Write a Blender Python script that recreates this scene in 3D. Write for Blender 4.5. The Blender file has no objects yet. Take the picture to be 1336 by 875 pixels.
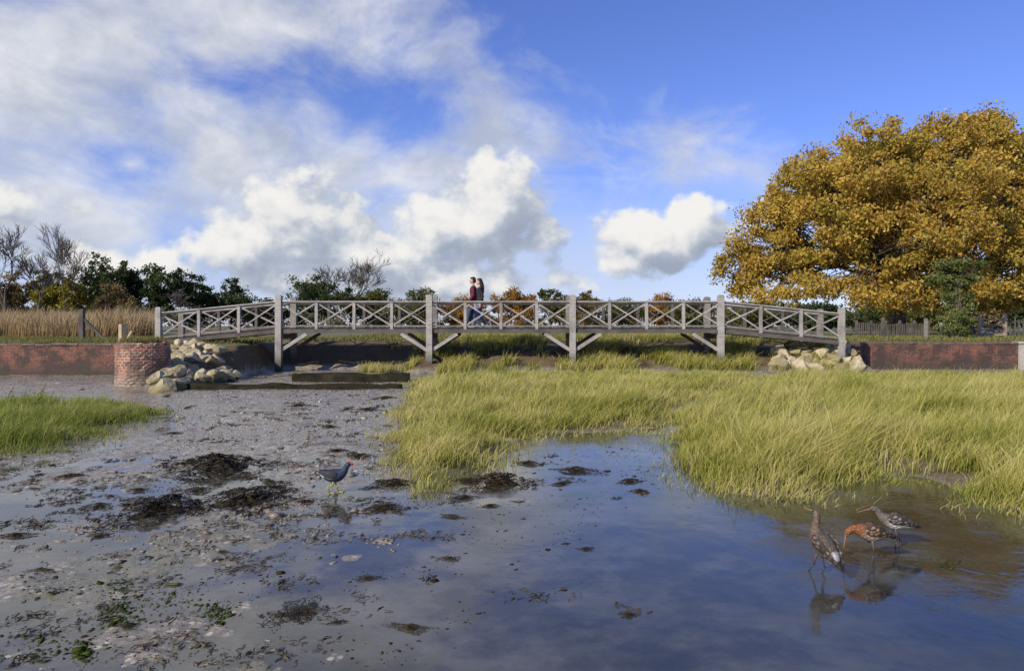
import bpy, math, random, bmesh
import numpy as np
from mathutils import Vector, Matrix
random.seed(4); rng = np.random.default_rng(4)
S = bpy.context.scene; C = S.collection
F = 965.0; H = 1.65; HY = 425.0
PI = math.pi
def at(px, py, Y): return Vector(((px-668)/F*Y, Y, H-(py-HY)/F*Y))
def gnd(px, py, z=0.0):
    Y = F*(H-z)/(py-HY); return ((px-668)/F*Y, Y)
TOSUN = Vector((-0.62, -0.62, 0.50)).normalized()

# ------------------------------------------------------------------ nodes
class NT:
    def __init__(s, tree): s.t = tree
    def n(s, typ, **kw):
        nd = s.t.nodes.new(typ)
        for k, v in kw.items(): setattr(nd, k, v)
        return nd
    def put(s, sock, v):
        if hasattr(v, 'is_output'): s.t.links.new(v, sock)
        else: sock.default_value = v
    def m(s, op, a, b=None, c=None, clamp=False):
        nd = s.n('ShaderNodeMath', operation=op); nd.use_clamp = clamp
        s.put(nd.inputs[0], a)
        if b is not None: s.put(nd.inputs[1], b)
        if c is not None: s.put(nd.inputs[2], c)
        return nd.outputs[0]
    def sstep(s, x, lo, hi):
        nd = s.n('ShaderNodeMapRange', interpolation_type='SMOOTHSTEP')
        s.put(nd.inputs['Value'], x); nd.inputs['From Min'].default_value = lo; nd.inputs['From Max'].default_value = hi
        return nd.outputs['Result']
    def vec(s, x, y, z):
        nd = s.n('ShaderNodeCombineXYZ')
        for i, v in enumerate((x, y, z)): s.put(nd.inputs[i], v)
        return nd.outputs[0]
    def noise(s, vec, scale, detail=4, rough=0.55, dist=0.0, dim='3D'):
        nd = s.n('ShaderNodeTexNoise', noise_dimensions=dim)
        if vec is not None: s.put(nd.inputs['Vector'], vec)
        nd.inputs['Scale'].default_value = scale; nd.inputs['Detail'].default_value = detail
        nd.inputs['Roughness'].default_value = rough; nd.inputs['Distortion'].default_value = dist
        return nd.outputs['Fac']
    def ramp(s, fac, stops):
        nd = s.n('ShaderNodeValToRGB'); s.put(nd.inputs[0], fac)
        el = nd.color_ramp.elements
        while len(el) < len(stops): el.new(0.5)
        for e, (p, c) in zip(el, stops): e.position = p; e.color = (*c, 1)
        return nd.outputs[0]
    def mix(s, fac, a, b, mode='MIX'):
        nd = s.n('ShaderNodeMix', data_type='RGBA', blend_type=mode)
        s.put(nd.inputs[0], fac)
        for sock, v in ((nd.inputs[6], a), (nd.inputs[7], b)):
            s.put(sock, v if hasattr(v, 'is_output') else (*v, 1))
        return nd.outputs[2]
    def bump(s, h, dist=0.01, strength=1.0):
        nd = s.n('ShaderNodeBump'); s.put(nd.inputs['Height'], h)
        nd.inputs['Distance'].default_value = dist; nd.inputs['Strength'].default_value = strength
        return nd.outputs[0]
def newmat(name):
    m = bpy.data.materials.new(name); m.use_nodes = True
    t = NT(m.node_tree); b = m.node_tree.nodes['Principled BSDF']
    return m, t, b
def pos(t): return t.n('ShaderNodeNewGeometry').outputs['Position']
def objc(t): return t.n('ShaderNodeTexCoord').outputs['Object']
def scaled(t, v, sc):
    nd = t.n('ShaderNodeMapping'); t.put(nd.inputs['Vector'], v); nd.inputs['Scale'].default_value = sc
    return nd.outputs[0]
def surface(t, shader):
    out = [x for x in t.t.nodes if x.type == 'OUTPUT_MATERIAL'][0]; t.t.links.new(shader, out.inputs[0])
def mixsh(t, fac, a, b):
    mx = t.n('ShaderNodeMixShader'); t.put(mx.inputs[0], fac); t.t.links.new(a, mx.inputs[1]); t.t.links.new(b, mx.inputs[2]); return mx.outputs[0]

def simple_mat(name, ca, cb, scale=6, rough=0.8, bump=0.0, stretch=(1,1,1), detail=5, spec=0.3, use_pos=True):
    m, t, b = newmat(name)
    v = scaled(t, pos(t) if use_pos else objc(t), stretch)
    n = t.noise(v, scale, detail, 0.6)
    c = t.ramp(n, [(0.3, ca), (0.7, cb)])
    t.put(b.inputs['Base Color'], c); b.inputs['Roughness'].default_value = rough
    b.inputs['Specular IOR Level'].default_value = spec
    if bump: t.put(b.inputs['Normal'], t.bump(n, bump))
    return m
def wood_mat(name, ca, cb, cc):
    m, t, b = newmat(name)
    p = pos(t)
    a = t.noise(scaled(t, p, (1.2, 3, 9)), 4, 6, 0.65)
    g = t.noise(p, 1.6, 3)
    c = t.ramp(a, [(0.25, ca), (0.5, cb), (0.75, cc)])
    c = t.mix(t.sstep(g, 0.45, 0.7), c, tuple(x*0.6 for x in cb))
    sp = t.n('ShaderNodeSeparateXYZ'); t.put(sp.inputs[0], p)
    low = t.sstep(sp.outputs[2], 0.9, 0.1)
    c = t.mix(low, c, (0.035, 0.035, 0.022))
    t.put(b.inputs['Base Color'], c); b.inputs['Roughness'].default_value = 0.85
    t.put(b.inputs['Normal'], t.bump(a, 0.01))
    return m
def leaf_mat(name, cols, trans=0.3, macro=0.35, dark=.75, hi=.66, mac=None):
    m, t, b = newmat(name)
    g = t.n('ShaderNodeNewGeometry')
    n = len(cols)
    c = t.ramp(g.outputs['Random Per Island'], [(i/max(1, n-1), k) for i, k in enumerate(cols)])
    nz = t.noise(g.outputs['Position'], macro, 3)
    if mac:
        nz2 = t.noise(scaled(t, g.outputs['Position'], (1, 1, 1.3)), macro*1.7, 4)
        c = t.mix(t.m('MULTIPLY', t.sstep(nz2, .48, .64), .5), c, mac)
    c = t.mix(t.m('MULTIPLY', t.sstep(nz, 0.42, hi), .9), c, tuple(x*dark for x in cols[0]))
    d = t.n('ShaderNodeBsdfDiffuse'); t.put(d.inputs[0], c)
    tr = t.n('ShaderNodeBsdfTranslucent'); t.put(tr.inputs[0], c)
    surface(t, mixsh(t, trans, d.outputs[0], tr.outputs[0]))
    return m
def attr_mat(name, rough=0.7, mottle=0.0, mscale=60, spec=0.3):
    m, t, b = newmat(name)
    a = t.n('ShaderNodeAttribute', attribute_name='col').outputs['Color']
    if mottle:
        v = t.n('ShaderNodeTexVoronoi'); t.put(v.inputs['Vector'], scaled(t, objc(t), (0.6, 1, 1))); v.inputs['Scale'].default_value = mscale
        f = t.sstep(v.outputs['Distance'], 0.22, 0.58)
        a = t.mix(t.m('MULTIPLY', f, mottle), a, (0.02, 0.015, 0.012))
        t.put(b.inputs['Normal'], t.bump(f, 0.003))
    t.put(b.inputs['Base Color'], a); b.inputs['Roughness'].default_value = rough
    b.inputs['Specular IOR Level'].default_value = spec
    return m
def blade_mat(name, stops_base, stops_tip, trans=.35):
    m, t, b = newmat(name)
    a = t.n('ShaderNodeAttribute', attribute_name='col').outputs['Color']
    sp = t.n('ShaderNodeSeparateColor'); t.put(sp.inputs[0], a)
    nz = t.noise(pos(t), 0.75, 5, .6)
    r = t.m('ADD', t.m('MULTIPLY', sp.outputs[0], 0.75), t.m('MULTIPLY', t.m('SUBTRACT', nz, 0.42), 1.9), clamp=True)
    lo = t.ramp(r, stops_base); hi = t.ramp(r, stops_tip)
    c = t.mix(sp.outputs[1], lo, hi)
    d = t.n('ShaderNodeBsdfDiffuse'); t.put(d.inputs[0], c)
    tr = t.n('ShaderNodeBsdfTranslucent'); t.put(tr.inputs[0], c)
    surface(t, mixsh(t, trans, d.outputs[0], tr.outputs[0]))
    return m

# ------------------------------------------------------------------ mesh helpers
def fastmesh(name, V, Fc, col=None, smooth=False):
    V = np.asarray(V, np.float32).reshape(-1, 3); Fc = np.asarray(Fc, np.int32)
    k = Fc.shape[1]; nf = len(Fc)
    me = bpy.data.meshes.new(name)
    me.vertices.add(len(V)); me.vertices.foreach_set('co', V.ravel())
    me.loops.add(nf*k); me.loops.foreach_set('vertex_index', Fc.ravel())
    me.polygons.add(nf); me.polygons.foreach_set('loop_start', np.arange(nf, dtype=np.int32)*k)
    if smooth: me.polygons.foreach_set('use_smooth', np.ones(nf, bool))
    me.update(calc_edges=True)
    if col is not None:
        ca = me.color_attributes.new('col', 'FLOAT_COLOR', 'POINT')
        col = np.asarray(col, np.float32)
        if col.shape[1] == 3: col = np.concatenate([col, np.ones((len(col), 1), np.float32)], 1)
        ca.data.foreach_set('color', col.ravel())
    return me
def link(name, me, mat, parent=None):
    o = bpy.data.objects.new(name, me); C.objects.link(o)
    if mat is not None and len(me.materials) == 0: me.materials.append(mat)
    if parent is not None: o.parent = parent
    return o
def tag(o, label, cat, group=None, kind=None):
    o['label'] = label; o['category'] = cat
    if group: o['group'] = group
    if kind: o['kind'] = kind
    return o
def thing(name, label, cat, loc=(0, 0, 0), rz=0.0, group=None, scale=1.0):
    o = bpy.data.objects.new(name, None); C.objects.link(o)
    o.location = loc; o.rotation_euler = (0, 0, rz); o.scale = (scale,)*3; o.empty_display_size = 0.1
    return tag(o, label, cat, group)

class MB:
    def __init__(s): s.v = []; s.f = []
    def add(s, V, Fc):
        o = len(s.v); s.v += [tuple(p) for p in V]; s.f += [tuple(i+o for i in f) for f in Fc]
    def box(s, c, size, rz=0.0):
        cx, cy, cz = c; a, b, h = (x/2 for x in size); co, si = math.cos(rz), math.sin(rz)
        V = []
        for dz in (-h, h):
            for dx, dy in ((-a, -b), (a, -b), (a, b), (-a, b)):
                V.append((cx+dx*co-dy*si, cy+dx*si+dy*co, cz+dz))
        s.add(V, [(3, 2, 1, 0), (4, 5, 6, 7), (0, 1, 5, 4), (1, 2, 6, 5), (2, 3, 7, 6), (3, 0, 4, 7)])
    def beam(s, p, q, w, h, up=(0, 0, 1)):
        p = Vector(p); q = Vector(q); d = (q-p).normalized(); side = d.cross(Vector(up))
        if side.length < 1e-4: side = Vector((1, 0, 0))
        side.normalize(); u = side.cross(d).normalized()
        V = []
        for e in (p, q):
            for a, b in ((-1, -1), (1, -1), (1, 1), (-1, 1)): V.append(e+side*(a*w/2)+u*(b*h/2))
        s.add(V, [(0, 1, 2, 3), (7, 6, 5, 4), (0, 4, 5, 1), (1, 5, 6, 2), (2, 6, 7, 3), (3, 7, 4, 0)])
    def post(s, x, y, z0, z1, w, cap=0.04):
        a = w/2; V = [(x-a, y-a, z0), (x+a, y-a, z0), (x+a, y+a, z0), (x-a, y+a, z0),
             (x-a, y-a, z1-cap), (x+a, y-a, z1-cap), (x+a, y+a, z1-cap), (x-a, y+a, z1-cap),
             (x-a*.5, y-a*.5, z1), (x+a*.5, y-a*.5, z1), (x+a*.5, y+a*.5, z1), (x-a*.5, y+a*.5, z1)]
        Q = []
        for l in (0, 4):
            for i in range(4): j = (i+1) % 4; Q.append((l+i, l+j, l+4+j, l+4+i))
        s.add(V, Q+[(3, 2, 1, 0), (8, 9, 10, 11)])
    def tube(s, path, rad, n=6, cap=True):
        path = [Vector(p) for p in path]; V = []; k = len(path)
        ref = Vector((0.3, 0.9, 0.2))
        for i, p in enumerate(path):
            d = (path[min(i+1, k-1)]-path[max(i-1, 0)])
            if d.length < 1e-9: d = Vector((0, 0, 1))
            d.normalize(); a = d.cross(ref)
            if a.length < 0.05: a = d.cross(Vector((1, 0, 0)))
            a.normalize(); b = d.cross(a)
            for j in range(n):
                th = 2*PI*j/n; V.append(p+(a*math.cos(th)+b*math.sin(th))*rad[i])
        Q = [(i*n+j, i*n+(j+1) % n, (i+1)*n+(j+1) % n, (i+1)*n+j) for i in range(k-1) for j in range(n)]
        if cap: Q += [tuple(range(n))[::-1], tuple((k-1)*n+j for j in range(n))]
        s.add(V, Q)
    def ell(s, c, r, n=14, m=9):
        V = [(c[0], c[1], c[2]-r[2])]
        for i in range(1, m):
            ph = -PI/2+PI*i/m
            for j in range(n): V.append((c[0]+r[0]*math.cos(ph)*math.cos(2*PI*j/n), c[1]+r[1]*math.cos(ph)*math.sin(2*PI*j/n), c[2]+r[2]*math.sin(ph)))
        V.append((c[0], c[1], c[2]+r[2])); L = len(V)-1
        Q = [(0, 1+(j+1) % n, 1+j) for j in range(n)]+[(L, L-n+j, L-n+(j+1) % n) for j in range(n)]
        Q += [(1+i*n+j, 1+i*n+(j+1) % n, 1+(i+1)*n+(j+1) % n, 1+(i+1)*n+j) for i in range(m-2) for j in range(n)]
        s.add(V, Q)
    def stack(s, rings, n=16):
        V = []; k = len(rings)
        for x, y, z, rx, ry in rings:
            for j in range(n): V.append((x+rx*math.cos(2*PI*j/n), y+ry*math.sin(2*PI*j/n), z))
        Q = [(i*n+j, i*n+(j+1) % n, (i+1)*n+(j+1) % n, (i+1)*n+j) for i in range(k-1) for j in range(n)]
        s.add(V, Q+[tuple(range(n))[::-1], tuple((k-1)*n+j for j in range(n))])
    def mesh(s, name):
        me = bpy.data.meshes.new(name); me.from_pydata(s.v, [], s.f); me.update(); return me
    def build(s, name, mat, parent=None, smooth=False, off=None):
        if off is not None: s.v = [(p[0]-off[0], p[1]-off[1], p[2]-off[2]) for p in s.v]
        me = s.mesh(name)
        if smooth: me.polygons.foreach_set('use_smooth', [True]*len(me.polygons))
        return link(name, me, mat, parent)

# ------------------------------------------------------------------ noise / sdf
TAB = np.random.default_rng(77).random((8, 256, 256))
def vnoise(x, y, k):
    xi = np.floor(x).astype(int); yi = np.floor(y).astype(int); fx = x-xi; fy = y-yi
    fx = fx*fx*(3-2*fx); fy = fy*fy*(3-2*fy); T = TAB[k % 8]
    a = T[xi % 256, yi % 256]; b = T[(xi+1) % 256, yi % 256]; c = T[xi % 256, (yi+1) % 256]; d = T[(xi+1) % 256, (yi+1) % 256]
    return ((a*(1-fx)+b*fx)*(1-fy)+(c*(1-fx)+d*fx)*fy)*2-1
def fbm(x, y, k, o=4):
    s = 0; a = 0.55
    for i in range(o): s = s+a*vnoise(x*2**i+i*17.3, y*2**i+i*9.1, k+i); a *= 0.5
    return s
def sm(lo, hi, x):
    t = np.clip((x-lo)/(hi-lo), 0, 1); return t*t*(3-2*t)
def sdf(x, y, poly):
    d = np.full(x.shape, 1e12); ins = np.zeros(x.shape, bool)
    for i in range(len(poly)):
        ax, ay = poly[i]; bx, by = poly[i-1]; ex, ey = bx-ax, by-ay
        wx, wy = x-ax, y-ay; t = np.clip((wx*ex+wy*ey)/(ex*ex+ey*ey+1e-12), 0, 1)
        d = np.minimum(d, (wx-ex*t)**2+(wy-ey*t)**2)
        cond = (ay > y) != (by > y)
        xx = (bx-ax)*(y-ay)/((by-ay) if by != ay else 1e-12)+ax
        ins ^= cond & (x < xx)
    return np.where(ins, -1, 1)*np.sqrt(d)

# ------------------------------------------------------------------ terrain
PX_CENTRE = [(538, 494), (524, 530), (515, 560), (513, 592), (530, 620), (560, 632), (600, 614), (640, 596), (680, 576), (700, 563), (760, 559), (830, 559), (858, 548), (900, 522), (1000, 502), (1010, 489), (800, 487), (650, 487)]
PX_RIGHT = [(875, 542), (862, 565), (880, 596), (910, 626), (980, 642), (1060, 645), (1140, 627), (1200, 620), (1250, 638), (1300, 662), (1400, 684), (1600, 690), (1600, 490), (1010, 489), (960, 504)]
PX_LEFT = [(-160, 592), (60, 586), (130, 571), (190, 550), (208, 534), (150, 526), (60, 526), (-160, 522)]
P_C = [gnd(*p, 0.05) for p in PX_CENTRE]; P_R = [gnd(*p, 0.05) for p in PX_RIGHT]; P_L = [gnd(*p, 0.05) for p in PX_LEFT]
LAND = [(-3000, 24.95), (-11.6, 24.95), (-9.9, 25.2), (-9.2, 29.5), (-4, 30.2), (0, 31), (12.3, 31), (12.4, 28.5), (3000, 28.5), (3000, 6000), (-3000, 6000)]
def terrain(x, y, full=False):
    x = np.asarray(x, float); y = np.asarray(y, float)
    n1 = fbm(x*.6, y*.6, 1); n2 = fbm(x*2.0+4, y*1.5, 2); n3 = fbm(x*7, y*7, 3, 4)
    wz = sm(-1.9, 1.4, x+n1*1.8+n2*.6)*(1-sm(10, 13, y))
    base = -0.006+0.012*sm(5.0, 9, y)+.010*sm(13, 19, y)
    base = base*(1-wz)-0.045*wz
    m = base+n1*.012+n2*.024*(1-.5*wz)+n3*.019*(1-.35*wz)
    sg = np.minimum(np.minimum(sdf(x, y, P_C), sdf(x, y, P_R)), sdf(x, y, P_L))
    g = 1-sm(-.5, .22, sg+.35*n2)
    m = m*(1-g)+(0.05+.035*n1+.025*n2+.01*n3)*g
    y0 = 27.2-2.8*sm(-4.6, -3.0, x); y1 = 29.6+1.2*sm(-5, -2, x)
    bank = 1.05*sm(0, 1, (y-y0)/(y1-y0)+.06*n2)+.06*n2
    bank = bank*(sm(-12, -9, x)*(1-sm(12.2, 12.8, x)))
    m = np.where(bank > 0.06, np.maximum(m, bank), m)
    tl = np.clip((y-18.0)/6.5, 0, 1); xl = -8.9-1.9*np.clip((y-18.5)/4.5, 0, 1)
    rl = tl*1.08-.1+.10*n2; ml = sm(-.5, .1, x-xl)*(1-sm(-9.2, -8.7, x+.3*n2))*(1-sm(27, 30, y))
    m = np.where(ml > 0, np.maximum(m, rl*ml), m)
    tr = np.clip((y-25.4)/2.6, 0, 1); mr = sm(9.6, 10.3, x)*(1-sm(12.6, 13.0, x))*(1-sm(40, 50, y))
    m = np.where(mr > 0, np.maximum(m, (tr*1.02-.08)*mr), m)
    sl = sdf(x, y, LAND); l = 1-sm(0, .35, sl)
    m = m*(1-l)+(1.02+.05*n1+.02*n2)*l
    if not full: return m
    return m, n1, n2, n3, g, l, wz, bank
def tz(x, y): return float(terrain(np.array([x]), np.array([y]))[0])

ys = np.concatenate([np.linspace(-6, 2.8, 10), 2.8*np.exp(np.linspace(0.02, math.log(34/2.8), 440)), 34*np.exp(np.linspace(0.05, math.log(4000/34), 46))])
us = np.linspace(-1, 1, 620)
Yg, Ug = np.meshgrid(ys, us, indexing='ij'); Xg = Ug*(np.maximum(Yg, 0)*0.90+4)
xf, yf = Xg.ravel(), Yg.ravel()
hz, n1, n2, n3, gz, lz, wz, bk = terrain(xf, yf, True)
alg = sm(0.12, 0.45, fbm(xf*1.1+30, yf*1.1, 5)+.3*n2)*(1-lz)*(1-sm(9, 12, yf))
alg = np.maximum(alg, 0.9*np.exp(-((xf-1.0)/1.2)**2-((yf-7.6)/1.0)**2)*sm(-.2, .2, n2))
earth = np.clip(sm(.10, .24, hz)*(1-lz), 0, 1)
R_, Cc = Yg.shape
idx = np.arange(R_*Cc).reshape(R_, Cc)
Q = np.stack([idx[:-1, :-1], idx[:-1, 1:], idx[1:, 1:], idx[1:, :-1]], -1).reshape(-1, 4)
gme = fastmesh('ground', np.stack([xf, yf, hz], 1), Q, np.stack([lz, alg, np.maximum(earth, gz*.8), np.ones_like(lz)], 1), True)
mg, t, b = newmat('mud_and_turf')
a = t.n('ShaderNodeAttribute', attribute_name='col').outputs['Color']
sp = t.n('ShaderNodeSeparateColor'); t.put(sp.inputs[0], a)
p = pos(t); sz = t.n('ShaderNodeSeparateXYZ'); t.put(sz.inputs[0], p)
nb = t.noise(p, 1.1, 7, .68); nf = t.noise(p, 13, 6, .72); ng = t.noise(p, 45, 3, .6)
vo = t.n('ShaderNodeTexVoronoi'); t.put(vo.inputs['Vector'], p); vo.inputs['Scale'].default_value = 18
vr = t.n('ShaderNodeSeparateColor'); t.put(vr.inputs[0], vo.outputs['Color'])
mud = t.ramp(nf, [(.28, (.085, .073, .046)), (.5, (.265, .228, .155)), (.72, (.50, .445, .325))])
mud = t.mix(t.m('MULTIPLY', t.sstep(nb, .52, .66), .65), mud, (.085, .07, .042))
mud = t.mix(t.m('MULTIPLY', t.sstep(vr.outputs[0], .62, .72), t.sstep(vo.outputs['Distance'], .5, .25)), mud, (.50, .45, .35))
wet = t.sstep(sz.outputs[2], .012, -.03)
mud = t.mix(t.m('MULTIPLY', wet, .45), mud, (.10, .092, .064))
mud = t.mix(t.m('MULTIPLY', sp.outputs[1], t.m('MULTIPLY', t.sstep(nf, .42, .6), .6)), mud, (.085, .11, .03))
mud = t.mix(sp.outputs[2], mud, t.ramp(nf, [(.3, (.065, .048, .028)), (.7, (.20, .15, .085))]))
turf = t.ramp(nf, [(.25, (.07, .08, .022)), (.5, (.14, .14, .045)), (.8, (.24, .20, .09))])
col = t.mix(sp.outputs[0], mud, turf)
t.put(b.inputs['Base Color'], col)
ro = t.m('MULTIPLY', t.sstep(nf, .42, .64), .34)
ro = t.m('ADD', t.m('ADD', ro, .10), t.m('MULTIPLY', sp.outputs[0], .6))
ro = t.m('ADD', ro, t.m('MULTIPLY', sp.outputs[2], .6), clamp=True)
t.put(b.inputs['Roughness'], ro); t.put(b.inputs['Specular IOR Level'], t.m('SUBTRACT', .65, t.m('MULTIPLY', sp.outputs[2], .6), clamp=True))
t.put(b.inputs['Normal'], t.bump(t.m('ADD', nf, t.m('MULTIPLY', ng, .35)), .013))
go = link('ground', gme, mg); go['kind'] = 'structure'; go['label'] = 'wet brown tidal mud flat with turf land behind'; go['category'] = 'ground'

mw, t, b = newmat('still_water')
p = pos(t)
sx = t.n('ShaderNodeSeparateXYZ'); t.put(sx.inputs[0], p)
w1 = t.noise(scaled(t, p, (1, .7, 1)), 2.0, 2, .5, .4); w2 = t.noise(p, 15, 2, .5)
patch = t.sstep(t.noise(p, .35, 3), .42, .65)
rough_side = t.sstep(sx.outputs[0], 1.2, 3.2)
hh = t.m('ADD', w1, t.m('MULTIPLY', t.m('MULTIPLY', w2, t.m('ADD', .18, t.m('MULTIPLY', rough_side, .22))), t.m('ADD', patch, t.m('ADD', .2, t.m('MULTIPLY', rough_side, .6)))))
nrm = t.bump(hh, .0050)
fr = t.n('ShaderNodeFresnel'); fr.inputs['IOR'].default_value = 1.6; t.put(fr.inputs['Normal'], nrm)
film = t.noise(p, 1.3, 7, .68)
gl = t.n('ShaderNodeBsdfGlossy'); t.put(gl.inputs['Roughness'], t.m('ADD', .05, t.m('MULTIPLY', t.sstep(film, .48, .62), .16))); gl.inputs['Color'].default_value = (.96, .95, .92, 1); t.put(gl.inputs['Normal'], nrm)
tr = t.n('ShaderNodeBsdfTransparent'); tr.inputs[0].default_value = (.84, .84, .77, 1)
silt = t.sstep(t.m('ADD', sx.outputs[0], t.m('MULTIPLY', t.m('SUBTRACT', t.noise(p, .7, 4, .6), .5), 6.0)), 2.8, -1.4)
sn = t.noise(p, .9, 6, .65)
dcol = t.mix(silt, t.ramp(sn, [(.35, (.055, .06, .048)), (.65, (.13, .13, .10))]), t.ramp(sn, [(.35, (.14, .132, .098)), (.65, (.26, .242, .182))]))
alga = t.m('MULTIPLY', t.m('MULTIPLY', t.sstep(t.noise(p, 1.6, 7, .7), .5, .62), t.sstep(sx.outputs[1], 5.0, 7.0)), .75)
dcol = t.mix(alga, dcol, (.065, .095, .036))
df = t.n('ShaderNodeBsdfDiffuse'); t.put(df.inputs[0], dcol)
under = mixsh(t, t.m('ADD', t.m('MULTIPLY', alga, .25), t.m('ADD', .32, t.m('MULTIPLY', t.sstep(film, .40, .62), .38)), clamp=True), tr.outputs[0], df.outputs[0])
surface(t, mixsh(t, fr.outputs[0], under, gl.outputs[0]))
wb = MB(); wb.add([(-34, -6, 0), (34, -6, 0), (34, 27, 0), (-34, 27, 0)], [(0, 1, 2, 3)])
wo = wb.build('water', mw); tag(wo, 'thin sheet of still blue grey tidal water over mud', 'water', kind='structure')

# ------------------------------------------------------------------ materials
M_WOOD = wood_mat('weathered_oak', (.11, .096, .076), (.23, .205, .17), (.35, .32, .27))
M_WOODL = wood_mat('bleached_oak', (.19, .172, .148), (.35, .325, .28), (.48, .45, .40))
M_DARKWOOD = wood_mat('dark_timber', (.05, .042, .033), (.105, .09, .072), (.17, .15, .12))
M_BARK = simple_mat('bark', (.045, .035, .026), (.13, .105, .075), 5, .9, .03, (1, 1, .3))
M_TWIG = simple_mat('twigs', (.075, .058, .045), (.16, .13, .10), 3, .9)
def brick_mat(name, cyl=False, r=0.7):
    m, t, b = newmat(name)
    o = objc(t); s_ = t.n('ShaderNodeSeparateXYZ'); t.put(s_.inputs[0], o)
    x = t.m('MULTIPLY', t.m('ARCTAN2', s_.outputs[1], s_.outputs[0]), r) if cyl else s_.outputs[0]
    br = t.n('ShaderNodeTexBrick'); t.put(br.inputs['Vector'], t.vec(x, s_.outputs[2], 0.0))
    br.inputs['Scale'].default_value = 1; br.inputs['Brick Width'].default_value = .225 if not cyl else .14; br.inputs['Row Height'].default_value = .078
    br.inputs['Mortar Size'].default_value = .014; br.inputs['Bias'].default_value = -.1
    if cyl: A, B, D = (.46, .115, .045), (.20, .055, .03), (.40, .34, .26)
    else: A, B, D = (.27, .064, .032), (.10, .033, .024), (.16, .128, .095)
    br.inputs['Color1'].default_value = (*A, 1); br.inputs['Color2'].default_value = (*B, 1); br.inputs['Mortar'].default_value = (*D, 1)
    n = t.noise(o, 1.5, 7, .72); n2_ = t.noise(o, 9, 5, .65)
    c = t.mix(t.m('MULTIPLY', t.sstep(n2_, .5, .68), .6), br.outputs['Color'], (.50, .27, .16) if cyl else (.28, .13, .08))
    c = t.mix(t.m('MULTIPLY', t.sstep(n, .43, .56), .85), c, (.10, .07, .05) if cyl else (.05, .037, .029))
    low = t.sstep(s_.outputs[2], .55, .05)
    lo2 = t.m('MULTIPLY', low, t.m('ADD', .25, t.m('MULTIPLY', n2_, 1.1)), clamp=True)
    c = t.mix(lo2, c, t.mix(br.outputs['Fac'], (.36, .30, .22), (.16, .13, .10)) if cyl else (.055, .047, .035))
    t.put(b.inputs['Base Color'], c); b.inputs['Roughness'].default_value = .9
    t.put(b.inputs['Normal'], t.bump(t.m('ADD', t.m('MULTIPLY', br.outputs['Fac'], -1), t.m('MULTIPLY', n2_, .8)), .022))
    return m
M_BRICK = brick_mat('old_red_brick'); M_BRICKC = brick_mat('round_red_brick', True)
M_CONC = simple_mat('weedy_concrete', (.010, .010, .006), (.040, .035, .020), 3, .95, .05, spec=.08)
M_COPE = simple_mat('stone_coping', (.09, .06, .045), (.20, .15, .115), 6, .9, .01)
M_PALE = simple_mat('pale_concrete', (.34, .32, .28), (.5, .47, .42), 6, .9, .01)
mr_, t, b = newmat('pale_rock')
p = pos(t); n = t.noise(p, 5, 6, .65); n2m = t.noise(p, 1.7, 3)
c = t.ramp(n, [(.25, (.17, .14, .08)), (.45, (.42, .355, .22)), (.75, (.60, .53, .36))])
sz = t.n('ShaderNodeSeparateXYZ'); t.put(sz.inputs[0], p)
c = t.mix(t.m('MULTIPLY', t.sstep(n2m, .45, .60), .65), c, (.20, .17, .055))
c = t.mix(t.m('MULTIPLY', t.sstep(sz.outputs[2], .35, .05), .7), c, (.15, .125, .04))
t.put(b.inputs['Base Color'], c); b.inputs['Roughness'].default_value = .9; b.inputs['Specular IOR Level'].default_value = .2; t.put(b.inputs['Normal'], t.bump(n, .06))
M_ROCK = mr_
M_STONE = simple_mat('wet_stone', (.08, .068, .048), (.31, .265, .195), 12, .35, .006)
M_SHELL = simple_mat('pale_shell', (.28, .245, .18), (.6, .55, .46), 14, .5, .004)
M_WEED = simple_mat('bladderwrack', (.011, .008, .004), (.06, .044, .017), 9, .55, .004, spec=.22)
M_STRAND = simple_mat('brown_weed_strand', (.025, .018, .008), (.11, .082, .034), 9, .45, .004, spec=.4)
M_GREENWEED = leaf_mat('green_weed', [(.03, .05, .012), (.06, .085, .018), (.11, .12, .03)], .2)
M_LITTER = leaf_mat('weed_litter', [(.02, .016, .009), (.06, .045, .02), (.13, .10, .045)], .1)
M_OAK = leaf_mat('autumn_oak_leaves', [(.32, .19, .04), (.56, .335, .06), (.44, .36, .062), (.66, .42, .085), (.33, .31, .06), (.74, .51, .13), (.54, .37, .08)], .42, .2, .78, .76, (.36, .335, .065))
M_DKGREEN = leaf_mat('dark_evergreen', [(.035, .055, .022), (.07, .095, .036), (.12, .14, .055)], .25)
M_GREEN = leaf_mat('olive_leaves', [(.07, .085, .028), (.14, .15, .046), (.23, .20, .065)], .3)
M_YELLOW = leaf_mat('yellow_leaves', [(.22, .18, .03), (.38, .31, .055), (.26, .26, .06)], .35)
M_GOLD = leaf_mat('golden_leaves', [(.24, .13, .03), (.42, .23, .055), (.52, .3, .08)], .35)
M_IVY = leaf_mat('ivy_leaves', [(.11, .135, .04), (.22, .25, .075), (.34, .35, .13)], .4, .8)
M_BROWN = leaf_mat('brown_leaves', [(.15, .11, .045), (.28, .21, .09), (.36, .28, .11)], .3)
M_FARWOOD = leaf_mat('far_wood', [(.08, .095, .06), (.14, .14, .075), (.22, .16, .07)], .3, .06)
M_CORD = blade_mat('cordgrass', [(0, (.075, .105, .016)), (.5, (.21, .21, .042)), (1, (.44, .38, .13))], [(0, (.26, .30, .045)), (.5, (.60, .56, .13)), (1, (.88, .76, .36))], .46)
M_CORDG = blade_mat('green_cordgrass', [(0, (.07, .105, .018)), (.6, (.15, .18, .034)), (1, (.30, .28, .09))], [(0, (.20, .26, .04)), (.6, (.40, .43, .09)), (1, (.70, .63, .27))], .46)
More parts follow.
